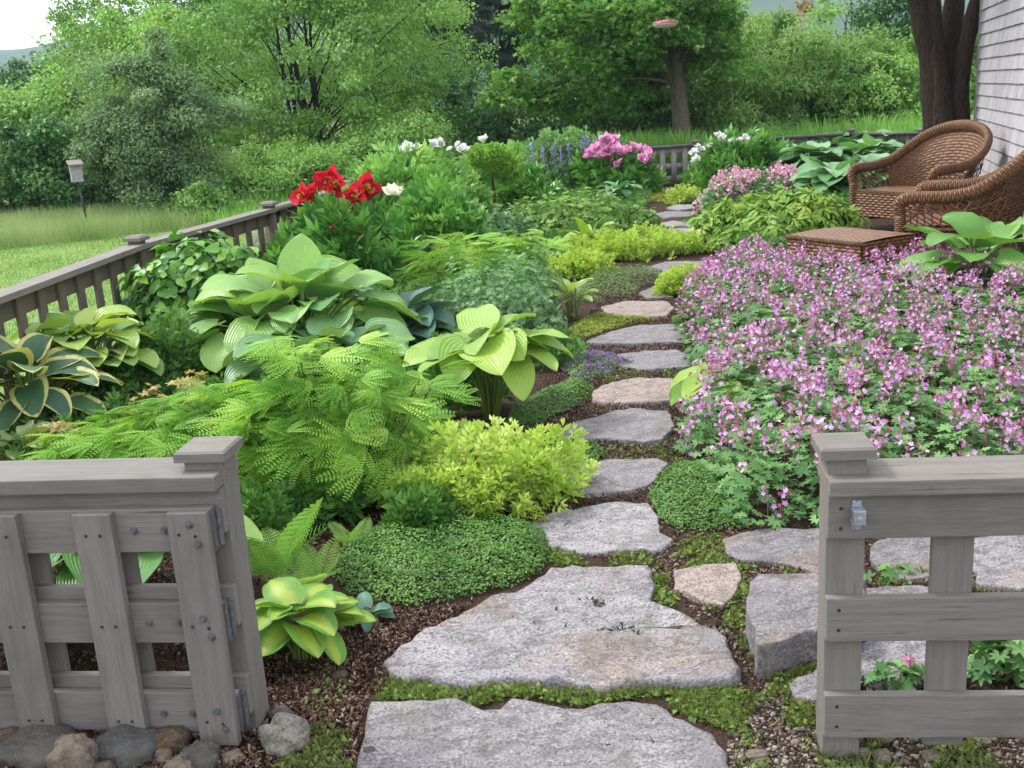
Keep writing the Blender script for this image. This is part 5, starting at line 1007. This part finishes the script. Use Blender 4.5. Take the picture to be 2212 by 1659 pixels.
o_, c_, rx_, ry_, h_ = mound('', '', '', 1222, 430, 318, 190, 1500, S_SMALL, .24, M_CAT, 'shoots', 1.2, .35, .7, .15, .4, ct, 41)
b = Buf(); rs = np.random.RandomState(4)
for x_, y1_, y2_ in ((1262, 296, 330), (1270, 300, 345), (1282, 305, 345), (1246, 318, 352), (1195, 312, 345), (1148, 312, 340), (1258, 305, 340), (1276, 318, 350), (1210, 322, 350), (1172, 318, 345), (1228, 312, 340)):
    A_, B_ = AT(x_ + 4, y2_ + 20, c_[1] - .55), AT(x_, y1_ - 3, c_[1] - .5); k = 48; t = rs.rand(k); P = A_ + (B_ - A_) * t[:, None] + rs.randn(k, 3) * .022 * (1.3 - t)[:, None]
    b = Buf(); b.tube(np.linspace(A_, B_, 8), np.linspace(.012, .006, 8), 5); b.inst(D_ROUND, frames(rvec(k), rvec(k)) * .045, P); o = b.build('flower_spike', M_BLUEF, ct, True, 0, np.array(ct.location)); o.location = (0, 0, 0)
M_IRIS = leaf_mat('sword_leaf', [rgb(96, 148, 62, y_), rgb(130, 180, 80, y_), rgb(166, 204, 106, y_)], .5, .35)
for i, (x_, yb_, yt_, w_) in enumerate(((1350, 400, 286, 130), (1180, 420, 318, 150))):
    c_, rx_, ry_, h_ = spot(x_, yb_, yt_, w_, .6); k = 170; b = Buf(); P = np.column_stack([c_[0] + rnd(k, -rx_, rx_), c_[1] + rnd(k, -ry_, ry_), np.zeros(k)]); d = unit(UPV + .28 * rvec(k)); b.inst(GUP, frames(rvec(k), d) * (h_ * rnd(k, .65, 1.05)).reshape(-1, 1, 1), P)
    tag(b.build('iris_clump', M_IRIS, None, True, 0, (c_[0], c_[1], 0)), ('upright sword leaved clump behind the pink peonies', 'upright sword leaved clump behind the catmint')[i], 'iris', MG)
LB = np.array([[-2.7, 4.2], [-2.75, 7.6], [-2.25, 10.0], [-1.8, 12.6], [-1.5, 15.8], [-1.1, 18.8], [1.9, 18.4], [2.4, 17.2], [1.9, 14.5], [1.1, 11.5], [.45, 9.8], [.2, 8.2], [.0, 7.0], [-.1, 6.2], [-.3, 5.3], [-.6, 4.85], [-.9, 4.6]])
matbed('ground_cover', 'low mixed greenery knitting the plants of the left bed together', 'ground cover', None, .10, 12000, S_LANCE, .075, M_UNDER, .9, .8, .15, .6, .8, world=LB, mode='shoots', seed=90, kind='stuff', fr=.9)
RB = np.array([[2.0, 9.6], [2.5, 11.8], [3.2, 14.2], [3.6, 17.8], [7.0, 17.6], [7.2, 14.6], [5.4, 13.2], [3.9, 12.4], [3.2, 10.6], [2.4, 9.5]])
matbed('ground_cover', 'low greenery between the far wicker chair and the blue green hostas', 'ground cover', None, .10, 4000, S_LANCE, .10, M_UNDER, .9, .7, .15, .5, .8, world=RB, mode='shoots', seed=91, kind='stuff', fr=.9)
# clipped little tree on a stem
tp_ = empty('topiary', (0, 0, 0), 0, 'small clipped evergreen on a bare stem above the left bed', 'topiary')
tb = G(1068, 480); tp_.location = Vector(tb); d_ = np.linalg.norm(tb - CAM); M_TOPI = leaf_mat('topiary_leaf', [rgb(96, 144, 54, .8), rgb(130, 178, 72, .8), rgb(166, 206, 98, .8)], .5, .3)
b = Buf(); rs = np.random.RandomState(9)
for dx, yc_, r_ in ((-24, 350, 22), (20, 362, 27), (-4, 338, 16), (34, 374, 17), (-36, 340, 13), (8, 346, 18)):
    P0 = AT(1068 + dx, yc_, tb[1] + rs.uniform(-.1, .1)); R_ = r_ * d_ / FPX; k = 260; d = rvec(k); P = P0 + d * R_ * (1 - .4 * RS.rand(k, 1) ** 2); shoots(b, S_SMALL, P - tb, d, np.full(k, .085) * rnd(k, .7, 1.3), .5, .5)
b.build('crown', M_TOPI, tp_); b = Buf(); z_ = hat(tb, 385); b.tube([(0, 0, -.1), (.02, 0, z_ * .5), (0, 0, z_ + .15)], [.03, .026, .022], 8); b.build('trunk', M_BARK3, tp_)
mound('lamb_ear', 'silvery woolly plant between fence and red peony', 'perennial', 610, 600, 510, 90, 130, S_LANCE, .17, M_SILV, 'shoots', 1.0, .4, .8, .2, .5, seed=45)
# right bed
M_BLEED = leaf_mat('golden_bleeding_leaf', [rgb(112, 160, 62, y_), rgb(150, 190, 82, y_), rgb(196, 214, 112, y_)], .5, .38, .3, .6, 3)
mound('bleeding_heart', 'light gold green bleeding heart mound beside the far wicker chair', 'perennial', 1720, 548, 425, 280, 900, S_PEONY, .2, M_BLEED, 'cover', .7, .5, .6, .22, .4, seed=46, group='golden bleeding hearts')
mound('bleeding_heart', 'gold green bleeding heart mound by the upper path', 'perennial', 1580, 545, 440, 180, 520, S_PEONY, .19, M_BLEED, 'cover', .7, .5, .7, .22, .4, seed=47, group='golden bleeding hearts')

# ------------------------------------------------------------------ cranesbill geraniums
M_GER = leaf_mat('geranium_leaf', [rgb(66, 108, 60, .74), rgb(96, 142, 80, .74), rgb(134, 174, 108, .74)], .55, .28, .3, .6, 3)
M_GPET = petal_mat('geranium_petal', rgb(204, 144, 206, 1.15), rgb(234, 190, 236, 1.2)); M_CAL = petal_mat('red_calyx', rgb(176, 100, 122, .95), rgb(216, 152, 180, 1.), .25)
pet = t_leaf(.8, 2, .05, -.15, .6)
F5 = combine([(pet, rotm('Z', a_ * 2 * math.pi / 5) @ rotm('X', .25) * .5, (0, 0, 0)) for a_ in range(5)])
CALX = combine([(t_dia(.5, .2), rotm('Y', a_ * 2.1) @ rotm('X', .35), (0, 0, 0)) for a_ in range(3)])
def geranium(label, px, world, h, nleaf, nclus, ls, fs, seed, edge=.22, hi=None, bias=None, pm=None):
    o, hf, R = matbed('geranium_bed', label, 'geraniums', px, h, nleaf, PALM, ls, M_GER, .75, .55, edge, .28, .75, world=world, seed=seed, kind='stuff', fr=1.3)
    P = fill(R, nclus * 3, False); keep = .8 * noise2(P[:, 0], P[:, 1], .9, seed + 5) + .9 * noise2(P[:, 0], P[:, 1], 2.6, seed + 6) + .25 * RS.randn(len(P)) > -.02
    if bias is not None: keep &= bias(P)
    P = P[keep][:nclus]; m = len(P); top = np.column_stack([P, hf(P) + rnd(m, .0, .10)])
    fl, ca, st = Buf(), Buf(), Buf(); k = 6; C = np.repeat(top, k, 0); n_ = m * k
    use = RS.rand(n_) < np.repeat(rnd(m, .3, .95), k); off = rvec(n_) * np.array([.024, .024, .042]); Q = C + off
    face = unit(off * np.array([1, 1, .5]) / .03 + np.array([-.1, -.5, .1]) + .5 * rvec(n_))
    fl.inst(F5, frames(face, rvec(n_))[use] * (fs * rnd(use.sum(), .8, 1.2)).reshape(-1, 1, 1), Q[use])
    k2 = 4; C2 = np.repeat(top, k2, 0); n2 = m * k2; Q2 = C2 + rvec(n2) * np.array([.022, .022, .03]) + np.array([0, 0, .008])
    ca.inst(CALX, frames(rvec(n2), unit(rvec(n2) * .6 + UPV * .6)) * (.016 * rnd(n2, .7, 1.3)).reshape(-1, 1, 1), Q2)
    for q in top[::1]: st.tube([q - [0, 0, .13], q - [0, 0, .03], q], [.0016, .0016, .0012], 3, r=.5)
    fo = fl.build('flower', pm or M_GPET, o); fo['kind'] = 'stuff'; co = ca.build('calyx', M_CAL, o); co['kind'] = 'stuff'; so = st.build('flower_stalk', M_CAL, o); so['kind'] = 'stuff'
    return o, hf, R
front = [(1600, 1150), (1560, 1100), (1525, 1020), (1478, 985), (1472, 930), (1490, 870), (1500, 810), (1480, 760), (1462, 700), (1475, 655), (1540, 610), (1600, 580)]
gw = np.concatenate([gp(front), gp([(1640, 560)]), np.array([AT(1700, 300, 9.0)[:2], AT(1960, 300, 8.9)[:2], AT(2160, 300, 8.3)[:2], AT(2330, 300, 7.4)[:2]]), gp([(2330, 1150), (2080, 1135), (1800, 1148), (1700, 1150)])])
geranium('wide bed of pink cranesbill geraniums right of the path', None, gw, 0.25, 15500, 1700, .068, .026, 3, bias=lambda P: (P[:, 1] > 3.75) | (RS.rand(len(P)) < .12))
gf = [AT(1490, 300, 14.0)[:2], AT(1560, 300, 14.2)[:2], AT(1620, 300, 14.6)[:2], AT(1740, 300, 14.6)[:2], AT(1740, 300, 16.0)[:2], AT(1600, 300, 16.2)[:2], AT(1540, 300, 16)[:2]]
geranium('far drift of pale pink flowers between path and blue green hostas', None, np.array(gf), .35, 2500, 330, .08, .05, 8, pm=petal_mat('pale_drift_petal', rgb(228, 168, 196, 1.1), rgb(244, 206, 222, 1.2)))
mound('geranium_plant', 'geranium leaves hanging over the low fence rail at the right edge', 'geranium', 2190, 1500, 1375, 210, 70, PALM, .085, M_GER, 'cover', .5, .5, .5, .2, .4, seed=50, group='geranium plants by the right fence')
gpl = empty('geranium_plant', (0, 0, 0), 0, 'small geranium with one pink flower behind the lower fence gap', 'geranium', 'geranium plants by the right fence')
o_, c_, rx_, ry_, h_ = mound('', '', '', 1935, 1505, 1440, 150, 46, PALM, .06, M_GER, 'cover', .5, .5, .5, .2, .4, gpl, 51)
b = Buf(); Pf = AT(1965, 1432, c_[1]); q = Pf - np.array(gpl.location); b.inst(F5, frames(rvec(3), rvec(3)) * .035, q + .012 * rvec(3)); b.build('flower', M_PINKP, gpl); b = Buf(); b.tube([q * [1, 1, 0], q], .002, 4); b.build('flower_stalk', M_CAL, gpl)
mound('geranium_plant', 'little leafy plant on the stone behind the upper fence gap', 'geranium', 1940, 1262, 1225, 120, 36, PALM5, .05, M_UNDER, 'cover', .5, .5, .5, .2, .4, seed=52, group='geranium plants by the right fence')

# ------------------------------------------------------------------ grass, mulch, gravel
M_GRASS = leaf_mat('joint_grass', [rgb(112, 98, 66, y_), rgb(96, 118, 54, y_), rgb(120, 148, 70, y_), rgb(156, 172, 98, y_)], .6, .3, .2, .9, 9)
M_CHIP = flat_mat('bark_chip', rgb(128, 100, 86, .7), .9, .0, 20)
n = N('bark_chip'); a, x = n.attr(); M_CHIP = n.bsdf(n.ramp(x[2], [(.05, rgb(44, 32, 28, .7)), (.5, rgb(98, 72, 62, .75)), (.85, rgb(150, 120, 104, .8)), (1, rgb(196, 172, 150, .8))]), .9, None, .15)
n = N('gravel'); a, x = n.attr(); M_GRAV = n.bsdf(n.ramp(x[2], [(.1, rgb(80, 72, 66, .75)), (.5, rgb(122, 110, 100, .8)), (.92, rgb(180, 170, 160, .85))]), .8, None, .25)
b = Buf(); fine = Buf(); sprout = Buf()
def blades(px, n, s=.035, cl=.3, gate=.0):
    P = fill(gp(px), n, True, .01); P = P[noise2(P[:, 0], P[:, 1], 2.2, 3) + .6 * noise2(P[:, 0], P[:, 1], 9, 4) > gate]; k = len(P)
    if k == 0: return
    P3 = np.column_stack([P, np.full(k, -.003)]); fine.inst(GUP, frames(rvec(k), unit(UPV + .8 * rvec(k))) * (s * rnd(k, .5, 1.3)).reshape(-1, 1, 1), P3)
    m = min(k, int(k * cl)); P3 = P3[:m] + [0, 0, .012]; fine.inst(D_ROUND, frames(unit(UPV + .6 * rvec(m)), rvec(m)) * (.016 * rnd(m, .6, 1.4)).reshape(-1, 1, 1), P3)
J1 = [(790, 1500), (830, 1468), (1000, 1485), (1300, 1492), (1600, 1480), (1640, 1420), (1770, 1410), (1770, 1570), (1600, 1590), (1490, 1552), (1380, 1508), (1260, 1530), (1100, 1505), (1030, 1530), (800, 1515)]
J2 = [(1150, 1180), (1250, 1192), (1440, 1190), (1460, 1165), (1560, 1160), (1570, 1210), (1780, 1240), (1610, 1240), (1620, 1300), (1650, 1430), (1590, 1430), (1560, 1350), (1400, 1300), (1420, 1222), (1200, 1225)]
blades([(800, 1478), (1000, 1490), (1300, 1497), (1590, 1486), (1640, 1520), (1600, 1580), (1490, 1548), (1380, 1506), (1260, 1528), (1100, 1502), (1030, 1528), (800, 1512)], 5500, .03, .25, -.7); blades(J1, 13000, .026, .3); blades(J2, 12000, .024, .3); blades([(600, 1480), (780, 1430), (810, 1500), (700, 1570), (600, 1540)], 500, .02, 1.2, .1); blades([(580, 1600), (700, 1570), (780, 1600), (770, 1700), (560, 1700)], 3600, .028, 1.8); blades([(1180, 1080), (1240, 1060), (1420, 1060), (1460, 1000), (1470, 940), (1430, 960), (1240, 955), (1200, 1060)], 2200, .025)
blades([(1290, 870), (1480, 860), (1490, 800), (1320, 800), (1270, 835)], 1800, .03); blades([(1770, 1600), (2212, 1590), (2300, 1720), (1770, 1720)], 2600, .04); blades([(1590, 1590), (1770, 1560), (1770, 1700), (1600, 1700)], 700, .03); blades([(1860, 1250), (2250, 1260), (2260, 1420), (1860, 1400)], 1500, .035)
tag(fine.build('joint_grass', M_GRASS), 'moss, clover and short grass growing between the path stones', 'grass', None, 'stuff')
def chips(px, n, s, flatness=.25, bf=None, tl=None):
    P = fill(gp(px), n, True, -.01); k = len(P); P3 = np.column_stack([P, np.zeros(k) + rnd(k, .001, .014)]); bf.inst(tl, frames(unit(UPV + flatness * 1.6 * rvec(k)), rvec(k)) * (s * rnd(k, .4, 1.5)).reshape(-1, 1, 1), P3)
CH = tpl([(-.2, 0, 0), (.2, .05, .04), (.16, 1, 0), (-.18, .95, .05), (-.2, 0, -.1), (.2, .05, -.1), (.16, 1, -.1), (-.18, .95, -.1)], [(0, 1, 2, 3), (0, 4, 5, 1), (1, 5, 6, 2), (2, 6, 7, 3), (3, 7, 4, 0)])
chips([(540, 1460), (720, 1330), (1000, 1315), (1040, 1290), (840, 1440), (870, 1470), (790, 1510), (765, 1720), (-20, 1720), (-20, 1600), (540, 1600)], 18000, .013, .35, b, CH)
chips([(540, 1130), (1200, 1080), (1230, 1000), (1100, 940), (1240, 720), (1300, 640), (1500, 640), (1500, 1000), (1620, 1150), (1800, 1150), (2280, 1150), (2280, 1650), (1580, 1650), (1600, 1440), (1400, 1220), (1180, 1200), (700, 1250)], 22000, .012, .35, b, CH)
chips([(-20, 1100), (560, 1100), (560, 1560), (-20, 1600)], 9000, .014, .35, b, CH)
for (x_, y_c, k, sp) in ((1285, 1298, 22, 14), (1345, 1358, 26, 24), (1150, 1350, 8, 80), (1350, 1590, 10, 120), (1300, 1140, 5, 60)):
    P = np.array([G(x_ + RS.randn() * sp, y_c + RS.randn() * sp * .3, .034) for _ in range(k)]); b.inst(CH, frames(unit(UPV + .3 * rvec(k)), rvec(k)) * (.013 * rnd(k, .5, 1.4)).reshape(-1, 1, 1), P, rnd(k, .2, .75))
tag(b.build('bark_mulch', M_CHIP), 'brown bark mulch and dry bits over the bed soil', 'mulch', None, 'stuff')
bm = bmesh.new(); bmesh.ops.create_icosphere(bm, subdivisions=2, radius=.5); V = np.array([v.co for v in bm.verts]); F_ = [[v.index for v in f.verts] for f in bm.faces]; bm.free()
PEB = tpl(V * [1, .8, .55] * (1 + .12 * noise2(V[:, 0] * 3, V[:, 1] * 3 + V[:, 2], .6, 2))[:, None], F_)
g = Buf()
def pebbles(px, n, s): P = fill(gp(px), n, True, -.01); k = len(P); g.inst(PEB, frames(unit(UPV + .3 * rvec(k)), rvec(k)) * (s * np.exp(.45 * RS.randn(k))).reshape(-1, 1, 1), np.column_stack([P, np.full(k, s * .15)]))
pebbles([(1570, 1570), (1660, 1480), (1780, 1500), (1790, 1720), (1580, 1720)], 1800, .0075); pebbles([(1780, 1590), (2260, 1580), (2260, 1720), (1780, 1720)], 1200, .009); pebbles([(1180, 990), (1450, 970), (1460, 690), (1240, 740), (1280, 860)], 1500, .007); pebbles([(560, 1560), (780, 1500), (765, 1720), (-20, 1720), (-20, 1610)], 500, .009); pebbles([(1440, 1190), (1780, 1230), (1640, 1480), (1590, 1440), (1400, 1230)], 700, .009)
tag(g.build('gravel', M_GRAV), 'fine gravel and pebbles between the slabs and under the fence', 'gravel', None, 'stuff')
M_LAWNB = leaf_mat('lawn_blade', [rgb(118, 160, 80, .56), rgb(144, 178, 98, .56), rgb(172, 196, 122, .56)], .7, .3, .15, .9, .8)
M_MEAD = leaf_mat('meadow_blade', [rgb(120, 156, 92, .62), rgb(152, 180, 116, .64), rgb(190, 194, 148, .66)], .7, .35, .15, .8, .8)
M_TALL = leaf_mat('tall_grass_blade', [rgb(98, 156, 68, .72), rgb(128, 182, 86, .72), rgb(162, 206, 112, .72)], .6, .38, .2, .7, .8)
def grassfield(name, label, R, n, h, mat, w=None, avoid=False, lean=.25, kind='stuff'):
    P = fill(np.array(R), n, avoid); k = len(P); b = Buf(); hh = h * rnd(k, .55, 1.15) * (1 + .2 * noise2(P[:, 0], P[:, 1], .4, 2))
    b.inst(w or GUP, frames(rvec(k), unit(UPV + lean * rvec(k))) * hh.reshape(-1, 1, 1), np.column_stack([P, np.zeros(k)]), np.clip(.5 + .3 * noise2(P[:, 0], P[:, 1], .5, 8) + .2 * RS.randn(k), 0, 1)); return tag(b.build(name, mat), label, 'grass', None, kind)
THIN = t_blade(.022, .35)
grassfield('lawn_grass', 'short mown grass on the lawn left of the fence', [(-2.8, 4.5), (-2.75, 7.6), (-2.3, 9.8), (-1.9, 12), (-2.2, 16), (-7.8, 16), (-7.5, 12), (-5, 8)], 52000, .035, M_LAWNB, t_blade(.28, .3))
eg = gp([(-150, 555), (0, 541), (243, 517), (410, 496), (480, 480)])
grassfield('meadow_grass', 'tall pale meadow grass around the birdhouse pole', np.concatenate([eg, [eg[-1] + [.5, 1.6], eg[2] + [-.4, 3.2], eg[0] + [-1, 5.0]]]), 20000, .34, M_MEAD, t_blade(.014, .35), False, .4)
grassfield('tall_grass', 'tall green grass behind the far right fence', [(1.6, 19.7), (2.6, 19.4), (4.4, 20.1), (6.4, 19.9), (7.3, 18.5), (9, 17), (10, 21), (3.5, 22.6), (1.6, 22)], 17000, .82, M_TALL, t_blade(.035, .3))
grassfield('rough_grass', 'rough grass and weeds along the foot of the trees beyond the left fence', [(-1.8, 12.6), (-1.3, 16.5), (-.6, 19.4), (2.2, 19.6), (2.0, 22), (-5.5, 20.5), (-5.2, 17.2), (-2.5, 15)], 14000, .32, M_TALL, t_blade(.05, .4))
# ------------------------------------------------------------------ wicker seats
def wick(name, su, sv, k=1.):
    n = N(name); a, x = n.attr(); U = n.math('SINE', n.math('MULTIPLY', x[0], 6.283 / su)); Vv = n.math('SINE', n.math('MULTIPLY', x[1], 6.283 / sv))
    h = n.math('MULTIPLY', U, Vv); st = n.math('ABSOLUTE', n.math('SINE', n.math('MULTIPLY', x[1], 6.283 / sv)))
    hh = n.math('ADD', n.math('MULTIPLY', h, .6), n.math('MULTIPLY', st, .8)); f = n.noise(12, n.obj(), 5); g = n.noise(140, n.obj(), 3)
    c = n.ramp(n.math('ADD', n.math('MULTIPLY', f, .5), n.math('MULTIPLY', g, .5)), [(.3, rgb(94, 64, 42, 1.25 * k)), (.55, rgb(138, 98, 66, 1.25 * k)), (.8, rgb(176, 132, 92, 1.25 * k))])
    c = n.mix(1., c, n.ramp(hh, [(.0, (.30, .27, .25)), (.6, (1, 1, 1))]), 'MULTIPLY')
    return n.bsdf(c, .5, n.bump(hh, .9, .008), .35)
M_WROLL = wick('wicker_roll', .25, .036); M_WSHEET = wick('wicker_weave', .085, .055, 1.); M_WSTR = flat_mat('wicker_strand', rgb(128, 86, 62, 1.), .5, .35, 30, .35)
M_WTOP = wick('wicker_top', .075, .05, 1.15)
def crom(P, n=60):
    P = np.array(P, float); t = np.linspace(0, len(P) - 1.001, n); i = t.astype(int); f = (t - i)[:, None]; g = lambda k: P[np.clip(k, 0, len(P) - 1)]
    p0, p1, p2, p3 = g(i - 1), g(i), g(i + 1), g(i + 2)
    return .5 * (2 * p1 + (p2 - p0) * f + (2 * p0 - 5 * p1 + 4 * p2 - p3) * f * f + (3 * p1 - p0 - 3 * p2 + p3) * f ** 3)
def sheet_uv(b, A, B, nv=10, bulge=None, thick=.012):
    """woven panel lofted from curve A to curve B"""
    n = len(A); V = A[:, None] + (B - A)[:, None] * np.linspace(0, 1, nv)[None, :, None]
    if bulge is not None: V = V + np.asarray(bulge) * np.sin(np.linspace(0, 1, nv) * math.pi)[None, :, None]
    su = np.concatenate([[0], np.cumsum(np.linalg.norm(np.diff(A, axis=0), axis=1))]); sv = np.linspace(0, np.linalg.norm((B - A).mean(0)), nv)
    At = np.zeros((n, nv, 3)); At[:, :, 0] = su[:, None]; At[:, :, 1] = sv[None]; q = np.arange(n * nv).reshape(n, nv)
    Q = np.stack([q[:-1, :-1], q[1:, :-1], q[1:, 1:], q[:-1, 1:]], -1).reshape(-1, 4); b.quads(V.reshape(-1, 3), Q, At.reshape(-1, 3))
    nr = unit(np.cross(np.gradient(V, axis=0), np.gradient(V, axis=1)).reshape(-1, 3)); b.quads(V.reshape(-1, 3) - nr * thick, Q[:, ::-1], At.reshape(-1, 3))
def lattice(b, f, nu, r=.006):
    """crossing diagonal strands over a panel f(u,v) -> xyz"""
    for s in (-1, 1):
        for k in range(-4, nu + 5):
            pts = []
            for v in np.linspace(0, 1, 9):
                u = (k + s * v * 3.0 + (0 if s > 0 else .0)) / nu
                if 0 <= u <= 1: pts.append(f(u, v))
            if len(pts) > 1: b.tube(pts, r, 4, cap=False)
def chair(label, loc, rz, hw=.48, dy=1.):
    root = empty('wicker_chair', loc, rz, label, 'chair', 'brown wicker chairs'); k = hw / .48
    half = np.array([(.455, -.40, .50), (.475, -.405, .60), (.485, -.36, .655), (.485, -.24, .67), (.485, -.02, .675), (.48, .18, .72), (.45, .36, .83), (.36, .50, .95), (.20, .58, 1.03), (0, .60, 1.055)]) * [k, 1, 1]; half[:, 1] = np.where(half[:, 1] > -.1, half[:, 1] * dy, half[:, 1])
    full = np.concatenate([half, half[-2::-1] * [-1, 1, 1]]); R = crom(full, 130); b = Buf(); b.tube(R, np.interp(np.linspace(0, 1, 130), [0, .08, .3, .5, .7, .92, 1], [.042, .054, .054, .072, .054, .054, .042]), 14, flat=.75); b.build('arm_rim', M_WROLL, root)
    for sx in (-1, 1):
        b = Buf(); b.tube(crom([(sx * .45 * k, -.395, 0), (sx * .452 * k, -.398, .25), (sx * .456 * k, -.40, .52)], 12), np.linspace(.036, .044, 12), 10); b.build('leg', M_WROLL, root)
        b = Buf(); b.tube(crom([(sx * .40 * k, .48, 0), (sx * .39 * k, .45, .22), (sx * .38 * k, .42, .42)], 10), .024, 10); b.build('leg', M_WROLL, root)
        b = Buf(); top = lambda u: R[int(4 + u * 42)] if sx > 0 else R[int(125 - u * 42)]
        def f(u, v, sx=sx, top=top):
            t = top(u); bt = np.array([sx * (.45 - .06 * u) * k, -.40 + .82 * u, .40]); return bt + (t - [0, 0, .03] - bt) * v
        lattice(b, f, 13); b.tube([f(u, .01) for u in np.linspace(0, 1, 12)], .014, 8); b.tube([f(u, .62) for u in np.linspace(0, 1, 12)], .006, 6)
        g = lambda u, v, sx=sx: np.array([sx * (.45 - .06 * u) * k, -.39 + .82 * u, .10 + .29 * v]); lattice(b, g, 13); b.tube([g(u, 0) for u in (0, .5, 1)], .012, 8); b.build('side_lattice', M_WSTR, root)
    th = np.linspace(-1, 1, 41); lo = np.column_stack([.40 * k * np.sin(th * 1.45), -.02 + .50 * dy * np.cos(th * 1.35), np.full(41, .42)]); i0, i1 = 36, 93; up = R[np.linspace(i0, i1, 41).astype(int)][::-1] if R[i0][0] > 0 else R[np.linspace(i0, i1, 41).astype(int)]
    b = Buf(); sheet_uv(b, lo, up - [0, .0, .01], 14, (0, -.03, 0)); b.build('backrest', M_WSHEET, root)
    b = Buf(); q = np.array([(-.43 * k, -.40), (.43 * k, -.40), (.39 * k, .42), (-.39 * k, .42)]); t = np.linspace(0, 1, 12)
    A_ = np.column_stack([q[0] + (q[1] - q[0]) * t[:, None], np.full(12, .43)]); B_ = np.column_stack([q[3] + (q[2] - q[3]) * t[:, None], np.full(12, .415)]); sheet_uv(b, A_, B_, 10, (0, 0, .015), .04); b.build('seat', M_WTOP, root)
    b = Buf(); A_ = np.column_stack([np.linspace(-.43 * k, .43 * k, 14), np.full(14, -.40), np.full(14, .425)]); sheet_uv(b, A_, A_ * [1, 1, 0] + [0, .01, .16], 8); b.tube(A_ + [0, 0, .005], .018, 8); b.build('apron', M_WSHEET, root)
    return root
chair('wicker armchair with round high back, farther of the two, facing the path', (4.17 + .40 * .885, 11.5 + .40 * .466, 0), math.atan2(-.885, .466), .55, 1.2)
chair('nearer wicker armchair cut by the right photo edge, seen from its side', (3.86, 9.0, 0), math.radians(-120))
OT = empty('wicker_ottoman', (2.86, 8.76, 0), math.radians(-60), 'low flat wicker footstool in front of the nearer armchair', 'footstool')
b = Buf(); t = np.linspace(-.4, .4, 14); A_ = np.column_stack([t, np.full(14, -.31), np.full(14, .40)]); sheet_uv(b, A_, A_ * [1, -1, 1], 12, (0, 0, .008), .03); b.build('top', M_WTOP, OT)
b = Buf(); loop = np.array([(-.4, -.31), (.4, -.31), (.4, .31), (-.4, .31), (-.4, -.31)]); lp = np.concatenate([loop[i] + (loop[i + 1] - loop[i]) * np.linspace(0, 1, 12)[:, None] for i in range(4)]); b.tube(np.column_stack([lp, np.full(len(lp), .385)]), .022, 8); b.build('rim', M_WROLL, OT)
b = Buf()
for i in range(4):
    P_ = np.column_stack([(loop[i] + (loop[i + 1] - loop[i]) * np.linspace(0, 1, 12)[:, None]) * .985, np.full(12, .392)]); sheet_uv(b, P_, P_ * [1, 1, 0] + [0, 0, .24], 6)
b.build('apron', M_WSHEET, OT)
for sx in (-1, 1):
    for sy in (-1, 1): b = Buf(); b.tube([(sx * .365, sy * .275, 0), (sx * .37, sy * .28, .37)], .024, 10); b.build('leg', M_WROLL, OT)

# ------------------------------------------------------------------ summer haze between the garden and the far ridge
b = Buf(); b.box((-1300, -60, -1.1), (1300, 1300, 128)); n = N('haze'); v = n.n('ShaderNodeVolumePrincipled'); v.inputs['Color'].default_value = (.66, .82, 1, 1); v.inputs['Density'].default_value = .0004
n.link(v.outputs[0], n.out.inputs['Volume']); tag(b.build('haze', n.m, None, False), 'pale summer haze over the valley', 'haze', None, 'stuff')
